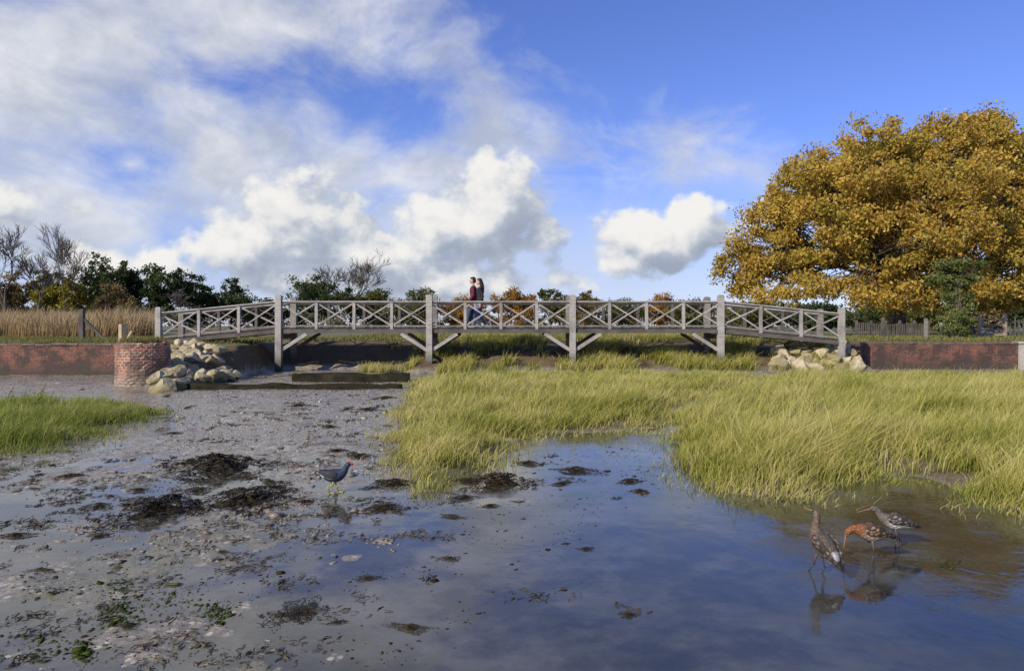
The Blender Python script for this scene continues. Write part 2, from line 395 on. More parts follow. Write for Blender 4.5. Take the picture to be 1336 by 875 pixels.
M_REED = blade_mat('dry_reeds', [(0, (.20, .135, .055)), (1, (.36, .26, .12))], [(0, (.36, .245, .115)), (.5, (.52, .38, .20)), (1, (.66, .53, .32))])
M_TURFB = blade_mat('short_turf', [(0, (.06, .08, .018)), (1, (.17, .16, .045))], [(0, (.14, .16, .035)), (1, (.38, .33, .13))])

# ------------------------------------------------------------------ grass
def blades(name, label, cat, x, y, z, hgt, wid, lean, mat, winddir=(0.5, -0.2)):
    n = len(x)
    th = rng.random(n)*2*PI; side = np.stack([np.cos(th), np.sin(th), np.zeros(n)], 1)
    la = rng.random(n)*2*PI; lm = rng.random(n)*lean
    ld = np.stack([np.cos(la)*lm+winddir[0]*lean*.5, np.sin(la)*lm+winddir[1]*lean*.5], 1)
    base = np.stack([x, y, z], 1); V = np.zeros((n, 6, 3)); col = np.zeros((n, 6, 4)); tone = rng.random(n)
    for k, (fr_, wk, bd) in enumerate(((0, 1, 0), (.55, .8, .32), (1, .12, 1.0))):
        cpt = base.copy(); cpt[:, :2] += ld*hgt[:, None]*bd; cpt[:, 2] += hgt*fr_*(1-.15*bd)
        V[:, 2*k] = cpt-side*(wid*wk/2)[:, None]; V[:, 2*k+1] = cpt+side*(wid*wk/2)[:, None]
        col[:, 2*k:2*k+2, 0] = tone[:, None]; col[:, 2*k:2*k+2, 1] = fr_
    col[:, :, 3] = 1
    Fq = (np.arange(n)*6)[:, None, None]+np.array([[0, 1, 3, 2], [2, 3, 5, 4]])[None]
    me = fastmesh(name, V.reshape(-1, 3), Fq.reshape(-1, 4), col.reshape(-1, 4))
    return tag(link(name, me, mat), label, cat, kind='stuff')
def sample_poly(poly, n, dens_pow=1.0, ref=8.0, tuft=0.0, seed=5):
    P = np.array(poly); lo = P.min(0)-.5; hi = P.max(0)+.5; X = []; Y = []; tot = 0
    while tot < n:
        x = lo[0]+rng.random(n*2)*(hi[0]-lo[0]); y = lo[1]+rng.random(n*2)*(hi[1]-lo[1])
        ok = sdf(x, y, poly) < np.minimum(rng.normal(-.14, .26, len(x))+.42*fbm(x*2.2, y*2.2, 2), .45)
        ok &= rng.random(len(x)) < np.clip((ref/np.maximum(y, 1))**dens_pow, 0, 1)
        if tuft: ok &= fbm(x*1.7, y*1.7, seed) > rng.normal(-tuft, .2, len(x))
        ok &= np.abs(x) < y*.85+1
        X.append(x[ok]); Y.append(y[ok]); tot += ok.sum()
    return np.concatenate(X)[:n], np.concatenate(Y)[:n]
def cord(name, label, poly, n, hmin, hmax, ref, mat):
    x, y = sample_poly(poly, n, 1.1, ref, .25)
    hn = fbm(x*.8, y*.8, 4)+.7*fbm(x*2.8, y*2.8, 7)
    s = sdf(x, y, poly); edge = .34+.66*sm(-.25, 1.0, -s)
    hg = (hmin+(hmax-hmin)*np.clip(.40+.95*hn+rng.normal(0, .30, n), 0, 1.35))*edge
    hg *= 1+.55*(rng.random(n) < .07); hg *= 1-.4*sm(15, 23, y)
    w = .0036+.00050*y+rng.random(n)*.0022
    blades(name, label, 'grass', x, y, terrain(x, y)-.02, hg, w, .8, mat)
cord('cordgrass', 'yellow green cordgrass bed in the middle, in front of the bridge', P_C, 110000, .14, .45, 7.5, M_CORD)
cord('cordgrass', 'yellow green cordgrass bed along the right bank behind the three wading birds', P_R, 175000, .15, .50, 6.5, M_CORD)
cord('cordgrass', 'low green cordgrass bed at the left edge of the mud', P_L, 36000, .12, .36, 11, M_CORDG)
n = 70000
x = rng.uniform(-5.4, 12, n); y = rng.uniform(25.4, 31.5, n); k = (fbm(x*1.0, y*.8, 6)+.4*fbm(x*3, y*3, 2) > rng.normal(.12+.15*(x < -2.5), .09, n)); x, y = x[k], y[k]
blades('bank_grass', 'tussocks of olive grass on the dark bank under the bridge', 'grass', x, y, terrain(x, y)-.02, rng.uniform(.12, .5, len(x)), rng.uniform(.014, .028, len(x)), .9, M_CORD)
n = 30000
x = rng.uniform(-32, -9.6, n); y = rng.uniform(25.0, 39, n); k = (sdf(x, y, LAND) < -.05); x, y = x[k], y[k]
blades('turf', 'rough green turf on the land behind the left brick wall', 'grass', x, y, terrain(x, y)-.02, rng.uniform(.05, .22, len(x)), rng.uniform(.02, .04, len(x)), .6, M_TURFB)
n = 46000
x = rng.uniform(-9, 40, n); y = rng.uniform(28.6, 50, n); k = (sdf(x, y, LAND) < -.05); x, y = x[k], y[k]
blades('turf', 'rough green turf on the land behind the right brick wall', 'grass', x, y, terrain(x, y)-.02, rng.uniform(.05, .24, len(x)), rng.uniform(.025, .05, len(x)), .6, M_TURFB)
n = 36000
y = rng.uniform(35, 62, n); x = rng.uniform(-1, 0, n)*(.16*y+18)-.478*y
k = (x > -.78*y) & (y > 37.5+2.5*fbm(x*.5, y*0, 4)+rng.normal(0, .4, n)); x, y = x[k], y[k]
blades('reed_bed', 'tall beige dry reed bed behind the left wall', 'reeds', x, y, terrain(x, y)-.02, rng.uniform(.8, 1.95, len(x))*(1+.32*fbm(x*.6, y*.6, 3)), rng.uniform(.02, .05, len(x)), .4, M_REED)

# ------------------------------------------------------------------ trees
def leafmesh(name, cen, rad, per, size, flat=.75):
    N = len(cen)*per
    d = rng.normal(size=(N, 3)); d /= np.linalg.norm(d, axis=1)[:, None]
    r = rng.random(N)**.5*(1+.25*rng.normal(size=N))
    c = np.repeat(np.asarray(cen), per, 0)+d*(r*np.repeat(np.asarray(rad), per))[:, None]*np.array([1, 1, flat])
    a = rng.normal(size=(N, 3)); a /= np.linalg.norm(a, axis=1)[:, None]
    q = rng.normal(size=(N, 3)); b_ = np.cross(a, q); b_ /= np.linalg.norm(b_, axis=1)[:, None]
    s = size*(.55+.9*rng.random(N))[:, None]
    V = np.stack([c-a*s*.6, c-b_*s*.35, c+a*s*.6, c+b_*s*.35], 1)
    return fastmesh(name, V.reshape(-1, 3), np.arange(N*4).reshape(-1, 4))
def bez(p, q, r, t): return p*(1-t)**2+q*2*t*(1-t)+r*t*t
def leafy(name, label, base, lobes, ncl, crad, per, size, lmat, tr=.2, nl=7, fork=.3, group=None, shell=.55, cat='tree', bark=None, flat=.75):
    bark = bark or M_BARK
    base = Vector(base); root = thing(name, label, cat, base, group=group)
    L = np.array(lobes); wts = L[:, 3]*L[:, 5]; wts = wts/wts.sum()
    cen = []
    for i in rng.choice(len(L), ncl, p=wts):
        d = rng.normal(size=3); d /= np.linalg.norm(d); r = shell+(1-shell)*rng.random()
        cen.append(L[i, :3]+d*L[i, 3:6]*r)
    cen = np.array(cen); cen[:, 2] = np.maximum(cen[:, 2], .35)
    rad = rng.uniform(crad*.55, crad*1.3, ncl)
    link('crown', leafmesh('crown', cen, rad, per, size, flat), lmat, root)
    mb = MB(); top = cen[:, 2].max(); fk = Vector((0, 0, top*fork))
    mid = Vector((rng.normal(0, tr*.3), rng.normal(0, tr*.3), fk.z*.5))
    mb.tube([Vector((0, 0, -.3)), Vector((0, 0, .1)), mid, fk], [tr*1.5, tr*1.15, tr*.95, tr*.85], 8)
    K = cen[rng.choice(ncl, nl, replace=False)].copy()
    for _ in range(5):
        lab = ((cen[:, None]-K[None])**2).sum(2).argmin(1)
        for j in range(nl):
            if (lab == j).any(): K[j] = cen[lab == j].mean(0)
    for j in range(nl):
        e = Vector(K[j]); c1 = fk.lerp(e, .4)+Vector((rng.normal(0, .3), rng.normal(0, .3), e.length*.06))
        P = [bez(fk, c1, e, u) for u in (0, .25, .5, .75, 1)]
        mb.tube(P, [tr*.55, tr*.42, tr*.32, tr*.24, tr*.16], 6)
        for i in np.where(lab == j)[0]:
            s0 = bez(fk, c1, e, rng.uniform(.45, 1)); q = Vector(cen[i]); m_ = s0.lerp(q, .5)+Vector(rng.normal(0, .12, 3))*(q-s0).length
            mb.tube([s0, m_, q], [tr*.12, tr*.07, tr*.025], 4, False)
    mb.build('trunk', bark, root)
    return root
def bare(name, label, base, height, width, seed, group=None, r0=.2, mat=None, depth=7, spread=.7, rmin=.018):
    R = random.Random(seed); base = Vector(base); root = thing(name, label, 'tree', base, group=group)
    tk = MB(); tw = MB()
    def grow(p, d, ln, r, k):
        q = p+d*ln; m_ = p.lerp(q, .5)+Vector((R.uniform(-1, 1), R.uniform(-1, 1), R.uniform(-.3, .6)))*ln*.09
        (tk if k > depth-2 else tw).tube([p, m_, q], [r, r*.85, r*.7], 6 if k > depth-2 else 3, False)
        if k == 0: return
        for i in range(R.choice((2, 3, 3))):
            ax = Vector((R.gauss(0, 1), R.gauss(0, 1), R.gauss(0, .5))).normalized()
            nd = (d+ax*spread*R.uniform(.5, 1.1)).normalized(); nd.z += .08; nd.normalize()
            st = p.lerp(q, R.uniform(.35, 1)) if k < depth else p.lerp(q, R.uniform(.6, 1))
            grow(st, nd, ln*R.uniform(.66, .9), max(r*.56, rmin), k-1)
    tk.tube([Vector((0, 0, -.3)), Vector((0, 0, .1))], [r0*1.3, r0], 6, False)
    grow(Vector((0, 0, 0)), Vector((R.uniform(-.06, .06), 0, 1)), height/5.0, r0, depth)
    f = height/max(p[2] for p in tw.v); xs = [p[0] for p in tw.v]; g = width/(max(xs)-min(xs))
    for m_ in (tk, tw): m_.v = [(a*g, b*g, c*f) for a, b, c in m_.v]
    tk.build('trunk', mat or M_TWIG, root); tw.build('crown', mat or M_TWIG, root)
    return root

Yo = 46.0; bx = at(1172, 430, Yo).x; ob = Vector((bx, Yo, 1.0)); k = Yo/F
lob = []
for (px, py, rx, rz, dy) in [(1240, 212, 100, 68, 0), (1130, 226, 100, 68, 1), (1068, 282, 92, 64, -2), (1010, 327, 70, 46, 0), (1180, 300, 120, 85, -3), (1300, 290, 110, 85, 0), (1345, 215, 80, 70, 2), (1090, 355, 115, 34, -1), (1250, 370, 95, 28, 2), (1375, 330, 90, 58, 0), (1200, 250, 95, 75, 4), (968, 350, 38, 36, 0), (1290, 182, 60, 40, 1), (1180, 182, 55, 30, 0), (1062, 250, 60, 40, 0), (1030, 380, 85, 16, -3), (1120, 388, 75, 14, -4), (1210, 384, 60, 14, -4), (1320, 390, 70, 18, 1), (1004, 290, 34, 26, 0)]:
    q = at(px, py, Yo)-ob; lob.append((q.x, dy, q.z, rx*k, rx*k*.85, rz*k))
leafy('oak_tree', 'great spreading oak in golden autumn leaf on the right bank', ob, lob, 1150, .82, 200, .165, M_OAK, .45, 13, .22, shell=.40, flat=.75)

def blob_lobes(w, h, n=5, lift=.25):
    out = []
    for i in range(n):
        a = rng.uniform(-1, 1); hh = rng.uniform(.35, 1-.3*abs(a))
        out.append((a*w*.36, rng.uniform(-.25, .25)*w, h*(lift+(1-lift)*hh*.8), w*rng.uniform(.2, .3), w*.25, h*rng.uniform(.14, .24)))
    out.append((0, 0, h*.8, w*.22, w*.2, h*.2)); out.append((0, 0, h*.5, w*.4, w*.3, h*.3)); out.append((0, 0, h*.25, w*.42, w*.3, h*.2))
    return out
BG = [
 ('yellow_tree', 'small yellow leaved tree behind the reeds at far left', 92, 358, 72, 88, M_YELLOW),
 ('olive_tree', 'olive brown tree at the left edge behind the reeds', 22, 354, 95, 92, M_BROWN),
 ('olive_tree', 'dull olive tree between the yellow tree and the left edge', 58, 343, 66, 98, M_GREEN),
 ('evergreen_tree', 'tallest dark evergreen in the left tree group', 130, 325, 84, 96, M_DKGREEN),
 ('evergreen_tree', 'olive green tree just right of the tallest evergreen at left', 168, 331, 74, 100, M_GREEN),
 ('evergreen_tree', 'wide dark evergreen at the right of the left tree group', 207, 340, 84, 98, M_DKGREEN),
 ('brown_bush', 'brown leaved bush in front of the left evergreens', 150, 368, 76, 85, M_BROWN),
 ('evergreen_tree', 'narrow dark pine left of the paired pines', 258, 358, 62, 104, M_DKGREEN),
 ('evergreen_tree', 'wider dark pine of the pair above the left ramp', 302, 361, 78, 104, M_DKGREEN),
 ('hedge_bush', 'low green bush left of the first bridge pier', 348, 388, 76, 112, M_GREEN),
 ('evergreen_tree', 'rounded dark evergreen behind the first bridge span', 410, 357, 92, 112, M_DKGREEN),
 ('hedge_bush', 'dark green bush under the bare tree behind the bridge', 488, 376, 90, 118, M_GREEN),
 ('hedge_bush', 'green bush left of the two walkers, behind the rail', 548, 377, 82, 118, M_GREEN),
 ('golden_bush', 'golden bush right behind the two walkers', 606, 386, 78, 122, M_GOLD),
 ('golden_bush', 'golden tree just right of the two walkers', 672, 373, 82, 122, M_GOLD),
 ('evergreen_tree', 'small dark pine behind the middle of the bridge', 718, 373, 56, 122, M_GREEN),
 ('golden_bush', 'golden brown bush behind the third main post', 762, 378, 66, 122, M_BROWN),
 ('hedge_bush', 'low grey green hedge behind the third span', 812, 388, 88, 128, M_GREEN),
 ('golden_bush', 'golden bush left of the oak behind the third span', 862, 381, 74, 128, M_GOLD),
 ('hedge_bush', 'low olive hedge close to the oak on its left', 908, 388, 80, 118, M_GREEN),
 ('hedge_bush', 'dark bush beneath the left boughs of the oak', 985, 394, 110, 90, M_GREEN),
 ('hedge_bush', 'dark bush beneath the middle boughs of the oak', 1070, 396, 120, 90, M_DKGREEN),
 ('hedge_bush', 'olive bush behind the oak trunk', 1150, 394, 110, 90, M_GREEN),
 ('hedge_bush', 'green bush between oak trunk and ivy covered stump', 1215, 386, 60, 80, M_GREEN),
 ('hedge_bush', 'leafy brown bush behind the gate on the right', 1295, 384, 90, 75, M_BROWN),
 ('evergreen_tree', 'dark evergreen at the right edge behind the gate', 1340, 366, 66, 70, M_DKGREEN)]
for nm, lb, px, top, w, Y, mt in BG:
    k = Y/F; zt = at(px, top, Y).z-1.0; q = at(px, 430, Y)
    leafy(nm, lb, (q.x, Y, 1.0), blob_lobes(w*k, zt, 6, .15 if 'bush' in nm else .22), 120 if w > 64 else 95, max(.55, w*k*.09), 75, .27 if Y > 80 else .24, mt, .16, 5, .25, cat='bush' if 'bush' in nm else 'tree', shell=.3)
for lb, px, top, Y, sd, wd, r0, spr, rm in [('bare tree at the far left edge of the picture', 8, 288, 76, 3, 80, .13, .7, .014), ('bare branching tree second from the left edge', 50, 298, 82, 8, 78, .12, .7, .014), ('slender bare tree beside the left evergreens', 84, 291, 86, 12, 66, .11, .65, .014), ('bare shrubby tree behind the left ramp', 235, 372, 90, 15, 50, .08, .8, .014), ('pale bare tree standing behind the evergreen at the first span', 418, 344, 120, 21, 80, .12, .8, .014), ('broad bare grey tree above the first bridge span', 456, 323, 118, 5, 104, .17, .8, .017), ('thin brown bare tree over the ivy covered stump', 1270, 318, 58, 31, 80, .1, .7, .014)]:
    q = at(px, 430, Y); bare('bare_tree', lb, (q.x, Y, 1.0), at(px, top, Y).z-1.0, wd*Y/F, sd, r0=r0, spread=spr, rmin=rm)
n = 420
xx = rng.uniform(-250, 250, n); yy = rng.uniform(250, 290, n)
cen = np.stack([xx, yy, 1.5+rng.random(n)*(8.0+4*fbm(xx*.05, yy*0, 2))], 1)
tag(link('woodland', leafmesh('woodland', cen, rng.uniform(2.0, 4.5, n), 90, 1.0, .6), M_FARWOOD), 'low far off belt of woodland along the horizon', 'woodland', kind='stuff')
Yi = 35.5; q = at(1247, 440, Yi); k = Yi/F
leafy('ivy_stump', 'green ivy covered tree stump beside the wall, right of the oak trunk', (q.x, Yi, 1.0), [(0, 0, .7, 26*k, 26*k, 20*k), (.05, 0, 1.5, 17*k, 18*k, 26*k), (.1, 0, 2.4, 22*k, 24*k, 22*k), (.25, 0, 3.3, 36*k, 28*k, 18*k), (-.35, 0, 3.0, 24*k, 24*k, 14*k)], 120, .26, 130, .09, M_IVY, .3, 5, .6, cat='stump', shell=.5)

# ------------------------------------------------------------------ walls, pillar, sill
def wall(label, x0, x1, y, z1, zb=-.15, th=.38):
    root = thing('brick_wall', label, 'wall', ((x0+x1)/2, y, 0))
    L = x1-x0; mb = MB(); nseg = int(L/.5); V = []; Fq = []
    rr = random.Random(int(x0*7)+3)
    for i in range(nseg+1):
        xx_ = -L/2+L*i/nseg; j = rr.uniform(-.02, .02); zt = z1-.07+rr.uniform(-.02, .02)
        V += [(xx_, j, zb), (xx_, j*.5, zt), (xx_, th, zt), (xx_, th, zb)]
    for i in range(nseg):
        a = i*4
        for k2 in range(4): Fq.append((a+k2, a+4+k2, a+4+(k2+1) % 4, a+(k2+1) % 4))
    mb.add(V, Fq+[(0, 1, 2, 3), tuple(nseg*4+i for i in (3, 2, 1, 0))]); mb.build('brick_face', M_BRICK, root)
    mc = MB(); xx_ = -L/2
    while xx_ < L/2-.1:
        w = min(rr.uniform(.4, .6), L/2-xx_); mc.box((xx_+w/2, th/2+rr.uniform(-.015, .015), z1-.03+rr.uniform(-.018, .018)), (w-.015, th+.05, .075)); xx_ += w
    mc.build('coping', M_COPE, root)
wall('long low red brick wall left of the round brick pillar', -34, -11.9, 24.5, 1.07)
wall('long low red brick wall right of the bridge and its rock pile', 12.35, 19.15, 28.0, 1.03)
o = MB(); o.box((0, 0, .42), (.8, .6, 1.15)); o.box((0, 0, 1.02), (.9, .7, .08))
tag(o.build('concrete_block', M_PALE), 'pale concrete block ending the right brick wall', 'block').location = (19.6, 28.0, 0)
wall('farther stretch of red brick wall beyond the pale concrete block', 20.1, 34, 28.3, 1.0)

pr = thing('brick_pillar', 'squat round red brick pillar beside the left rock pile', 'pillar', (-10.3, 20.65, 0))
n, lev = 48, 26; V = []
for i in range(lev+1):
    z = -.2+1.38*i/lev
    for j in range(n):
        a = 2*PI*j/n; r = .70+.03*max(0, 1-z*1.5)+rng.normal(0, .008)+.02*math.sin(3*a+z*2)-(.03 if i == lev else 0)
        V.append((r*math.cos(a), r*math.sin(a), z+(rng.normal(0, .018) if i > lev-2 else 0)))
V.append((0, 0, 1.2)); Fq = [(i*n+j, i*n+(j+1) % n, (i+1)*n+(j+1) % n, (i+1)*n+j) for i in range(lev) for j in range(n)]
Fq += [(lev*n+j, lev*n+(j+1) % n, len(V)-1) for j in range(n)]
mb = MB(); mb.add(V, Fq); mb.build('brick_shaft', M_BRICKC, pr)
n = 900; a = rng.random(n)*2*PI; r = .6*rng.random(n)**.5
x = -10.3+r*np.cos(a); y = 20.65+r*np.sin(a)
blades('pillar_plants', 'tuft of grass and weeds growing on the round brick pillar', 'plant', x, y, np.full(n, 1.15), rng.uniform(.06, .28, n), rng.uniform(.015, .03, n), .9, M_TURFB)
bo = MB(); bo.beam((-.0, 0, -.1), (.0, 0, .62), .09, .3, (0, 1, 0)); bo.beam((.07, -.05, .0), (.3, -.05, .42), .05, .1, (0, 1, 0))
tag(bo.build('timber_stub', simple_mat('buff_timber', (.38, .29, .17), (.52, .42, .26), 5)), 'short buff timber stub behind the round brick pillar', 'post').location = at(160, 446, 21.7)-Vector((0, 0, .1))

s_ = thing('concrete_sill', 'dark weed covered stepped concrete sill under the first bridge span', 'sill', (-6.0, 20, 0))
def rough_block(x0, x1, y0, y1, z0, z1, seg=.3):
    mb = MB(); nn = max(2, int((x1-x0)/seg)); V = []
    for i in range(nn+1):
        x_ = x0+(x1-x0)*i/nn
        for (yy_, zz_) in ((y0-.04, z0), (y0, z1-.05), (y0+.06, z1), (y1, z1), (y1, z0)): V.append((x_, yy_+random.uniform(-.03, .03), zz_+random.uniform(-.03, .03)))
    mb.add(V, [(i*5+j, i*5+(j+1) % 5, i*5+5+(j+1) % 5, i*5+5+j) for i in range(nn) for j in range(5)]+[(0, 1, 2, 3, 4)[::-1], tuple(nn*5+j for j in range(5))]); return mb
rough_block(-2.45, 3.15, -1.0, -.75, -.15, .15).build('front_step', M_CONC, s_)
rough_block(-.4, 3.0, 1.5, 1.75, -.15, .26).build('step', M_CONC, s_)

# ------------------------------------------------------------------ bridge
Yf, Yr = 26.4, 28.2
XM = [-8.32, -2.95, 2.16, 7.44]; XL, XR = -12.6, 11.75; DZ = 1.58
br = thing('footbridge', 'long weathered grey timber footbridge with crossed railings and sloping ends', 'bridge', (-.4, Yf, 0)); BO = (-.4, Yf, 0)
def prof(x):
    if x < XM[0]: return DZ-(XM[0]-x)/(XM[0]-XL)*.40
    if x > XM[3]: return DZ-(x-XM[3])/(XR-XM[3])*.42
    return DZ
nodes_ = [XL]+[XL+(XM[0]-XL)*i/3 for i in (1, 2)]+[XM[0]]
for i in range(3): nodes_ += [XM[i]+(XM[i+1]-XM[i])*j/4 for j in (1, 2, 3)]+[XM[i+1]]
nodes_ += [XM[3]+(XR-XM[3])*i/3 for i in (1, 2)]+[XR]
MAIN = [XL]+XM+[XR]
for si, Y in ((-1, Yf), (1, Yr)):
    W1 = M_WOOD if si < 0 else M_DARKWOOD
    for x in nodes_:
        z = prof(x); mb = MB()
        if x in XM:
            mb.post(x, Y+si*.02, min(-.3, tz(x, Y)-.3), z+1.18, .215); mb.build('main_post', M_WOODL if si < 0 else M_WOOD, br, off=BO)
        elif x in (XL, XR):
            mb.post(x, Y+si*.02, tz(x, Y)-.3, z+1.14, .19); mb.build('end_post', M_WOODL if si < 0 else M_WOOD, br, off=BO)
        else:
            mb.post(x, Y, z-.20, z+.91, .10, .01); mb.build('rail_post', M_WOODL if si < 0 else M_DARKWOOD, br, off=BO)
    for x0, x1 in zip(MAIN[:-1], MAIN[1:]):
        za, zb = prof(x0), prof(x1)
        mb = MB(); mb.beam((x0+.10, Y, za+.935), (x1-.10, Y, zb+.935), .15, .045); mb.build('handrail', M_WOODL, br, off=BO)
        mb = MB(); mb.beam((x0+.10, Y, za+.885), (x1-.10, Y, zb+.885), .045, .05); mb.build('top_rail', W1, br, off=BO)
        mb = MB(); mb.beam((x0+.10, Y, za+.065), (x1-.10, Y, zb+.065), .045, .05); mb.build('bottom_rail', W1, br, off=BO)
        mb = MB(); mb.beam((x0, Y, za-.115), (x1, Y, zb-.115), .11, .14); mb.build('deck_beam', M_DARKWOOD, br, off=BO)
    for x0, x1 in zip(nodes_[:-1], nodes_[1:]):
        za, zb = prof(x0), prof(x1); mb = MB()
        mb.beam((x0+.05, Y-.016, za+.10), (x1-.05, Y-.016, zb+.86), .028, .05 if si < 0 else .035); mb.beam((x0+.05, Y+.016, za+.86), (x1-.05, Y+.016, zb+.10), .028, .05 if si < 0 else .035)
        mb.build('cross_brace', M_WOODL if si < 0 else M_DARKWOOD, br, off=BO)
    for i, x in enumerate(XM):
        for sx_ in (-1, 1):
            if i == 0 and sx_ < 0: continue
            if i == 3 and sx_ > 0: continue
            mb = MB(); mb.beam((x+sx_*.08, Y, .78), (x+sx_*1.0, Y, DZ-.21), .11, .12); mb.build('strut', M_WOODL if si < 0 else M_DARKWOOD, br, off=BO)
for x in XM:
    mb = MB(); mb.beam((x, Yf+.1, DZ-.31), (x, Yr-.1, DZ-.31), .15, .18); mb.build('cross_beam', M_DARKWOOD, br, off=BO)
for x0, x1 in zip(MAIN[:-1], MAIN[1:]):
    mb = MB(); nb_ = int((x1-x0)/.15); d = (x1-x0)/nb_
    for i in range(nb_):
        xa = x0+d*(i+.04); xb = x0+d*(i+.96); za, zb = prof(xa), prof(xb)
        mb.add([(xa, Yf+.08, za-.035), (xb, Yf+.08, zb-.035), (xb, Yr-.08, zb-.035), (xa, Yr-.08, za-.035), (xa, Yf+.08, za), (xb, Yf+.08, zb), (xb, Yr-.08, zb), (xa, Yr-.08, za)],
               [(3, 2, 1, 0), (4, 5, 6, 7), (0, 1, 5, 4), (1, 2, 6, 5), (2, 3, 7, 6), (3, 0, 4, 7)])
    mb.build('deck', M_WOOD, br, off=BO)

# ------------------------------------------------------------------ fences
def picket_fence(label, p0, p1, h, n, mat, nm='paling_fence', cat='fence'):
    p0 = Vector(p0); p1 = Vector(p1); root = thing(nm, label, cat, p0)
    d = p1-p0; rr = random.Random(n)
    for i in range(n+1):
        q = d*(i/n); mb = MB()
        if i % 7 == 0: mb.post(q.x, q.y+.05, -.3, h*1.12, .11); mb.build('post', mat, root)
        else: mb.post(q.x+rr.uniform(-.03, .03), q.y-.03, .05, h*rr.uniform(.86, 1.0), .055, .04); mb.build('picket', mat, root)
    for z in (.25, .8):
        mb = MB(); mb.beam((0, .01, h*z), (d.x, d.y+.01, h*z+d.z), .035, .07); mb.build('rail', mat, root)
picket_fence('brown paling fence beneath the oak behind the right wall', (at(1118, 437, 40).x, 40, 1.0), (at(1225, 437, 40).x, 41, 1.0), .85, 35, M_DARKWOOD)
g_ = thing('field_gate', 'pale timber gate with posts right of the ivy covered stump', 'gate', (at(1278, 438, 38).x, 38, 1.0))
M_GATE = wood_mat('gate_wood', (.18, .13, .09), (.32, .25, .17), (.42, .34, .24))
for x_ in (0, 1.3):
    mb = MB(); mb.post(x_, 0, -.3, 1.3, .14); mb.build('gate_post', M_GATE, g_)
for z in (.2, .45, .7, .98):
    mb = MB(); mb.beam((.08, 0, z), (1.22, 0, z), .04, .085); mb.build('bar', M_GATE, g_)
mb = MB(); mb.beam((.1, -.045, .2), (1.2, -.045, .98), .03, .07); mb.build('brace', M_GATE, g_)
picket_fence('short dark paling fence at the right edge past the gate', (at(1316, 437, 38).x, 38.2, 1.0), (at(1400, 437, 38).x, 38.6, 1.0), 1.1, 14, M_DARKWOOD)
fp = thing('strainer_post', 'old wooden fence post with a leaning brace in front of the reeds', 'post', (at(107, 440, 33).x, 33, tz(at(107, 440, 33).x, 33)))
mb = MB(); mb.post(0, 0, -.3, 1.38, .19); mb.build('post', M_DARKWOOD, fp)
mb = MB(); mb.beam((.08, -.02, .95), (1.15, -.02, -.1), .1, .1); mb.build('brace', M_DARKWOOD, fp)
for px, lb in ((1208, 'lone grey fence post standing behind the right brick wall'), (1152, 'thin dark fence post left of the oak trunk')):
    mb = MB(); mb.post(0, 0, -.3, 1.0, .12); o = mb.build('fence_post', M_DARKWOOD if px < 1200 else M_WOOD)
    q = at(px, 440, 34); o.location = (q.x, 34, tz(q.x, 34)); tag(o, lb, 'post')

# ------------------------------------------------------------------ rocks and stones
def rock_mesh(seed, sub=3, cuts=12, lo=.46, hi=.82):
    R = random.Random(seed); bm = bmesh.new(); bmesh.ops.create_icosphere(bm, subdivisions=sub, radius=1)
    pl = [(Vector((R.gauss(0, 1), R.gauss(0, 1), R.gauss(0, 1))).normalized(), R.uniform(lo, hi)) for _ in range(cuts)]
    sc = Vector((R.uniform(1.0, 1.6), R.uniform(.85, 1.2), R.uniform(.7, 1.0)))
    for v in bm.verts:
        for nn, dd in pl:
            e = v.co.dot(nn)-dd
            if e > 0: v.co -= nn*e
        v.co = Vector((v.co.x*sc.x, v.co.y*sc.y, v.co.z*sc.z))*(1+R.uniform(-.022, .022))
    me = bpy.data.meshes.new('rock'); bm.to_mesh(me); bm.free(); return me
RM = [rock_mesh(i) for i in range(9)]
for me in RM: me.materials.append(M_ROCK)
def rocks(poly, sep, r0, r1, depth, label, group, nmax):
    P = np.array(poly); lo, hi = P.min(0), P.max(0); pts = []; tries = 0
    while len(pts) < nmax and tries < 9000:
        tries += 1; x = rng.uniform(lo[0], hi[0]); y = rng.uniform(lo[1], hi[1])
        if sdf(np.array([x]), np.array([y]), poly)[0] > 0: continue
        if any((x-a)**2+((y-b)*1.25)**2 < sep*sep for a, b in pts): continue
        pts.append((x, y))
    for x, y in pts:
        Y = depth(y); q = at(x, y, Y); s = random.uniform(r0, r1)
        o = bpy.data.objects.new('rock', random.choice(RM)); C.objects.link(o)
        g0 = tz(q.x, q.y); o.location = (q.x, q.y, max(min(q.z, g0+s*.8), g0+s*.2)); o.scale = (s, s, s)
        o.rotation_euler = (random.uniform(-.6, .6), random.uniform(-.6, .6), random.uniform(0, 6.3)); tag(o, label, 'rock', group)
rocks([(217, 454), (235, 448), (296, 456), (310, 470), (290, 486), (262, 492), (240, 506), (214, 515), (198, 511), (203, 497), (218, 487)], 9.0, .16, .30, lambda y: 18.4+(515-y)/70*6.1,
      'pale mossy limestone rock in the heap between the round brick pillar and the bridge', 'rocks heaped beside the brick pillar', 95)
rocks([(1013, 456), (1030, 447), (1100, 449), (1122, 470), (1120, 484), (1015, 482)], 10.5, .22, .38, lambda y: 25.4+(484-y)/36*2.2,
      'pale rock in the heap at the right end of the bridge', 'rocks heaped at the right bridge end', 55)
SM = [rock_mesh(50+i, 2, 8, .4, .75) for i in range(5)]
for me in SM: me.materials.append(M_STONE)
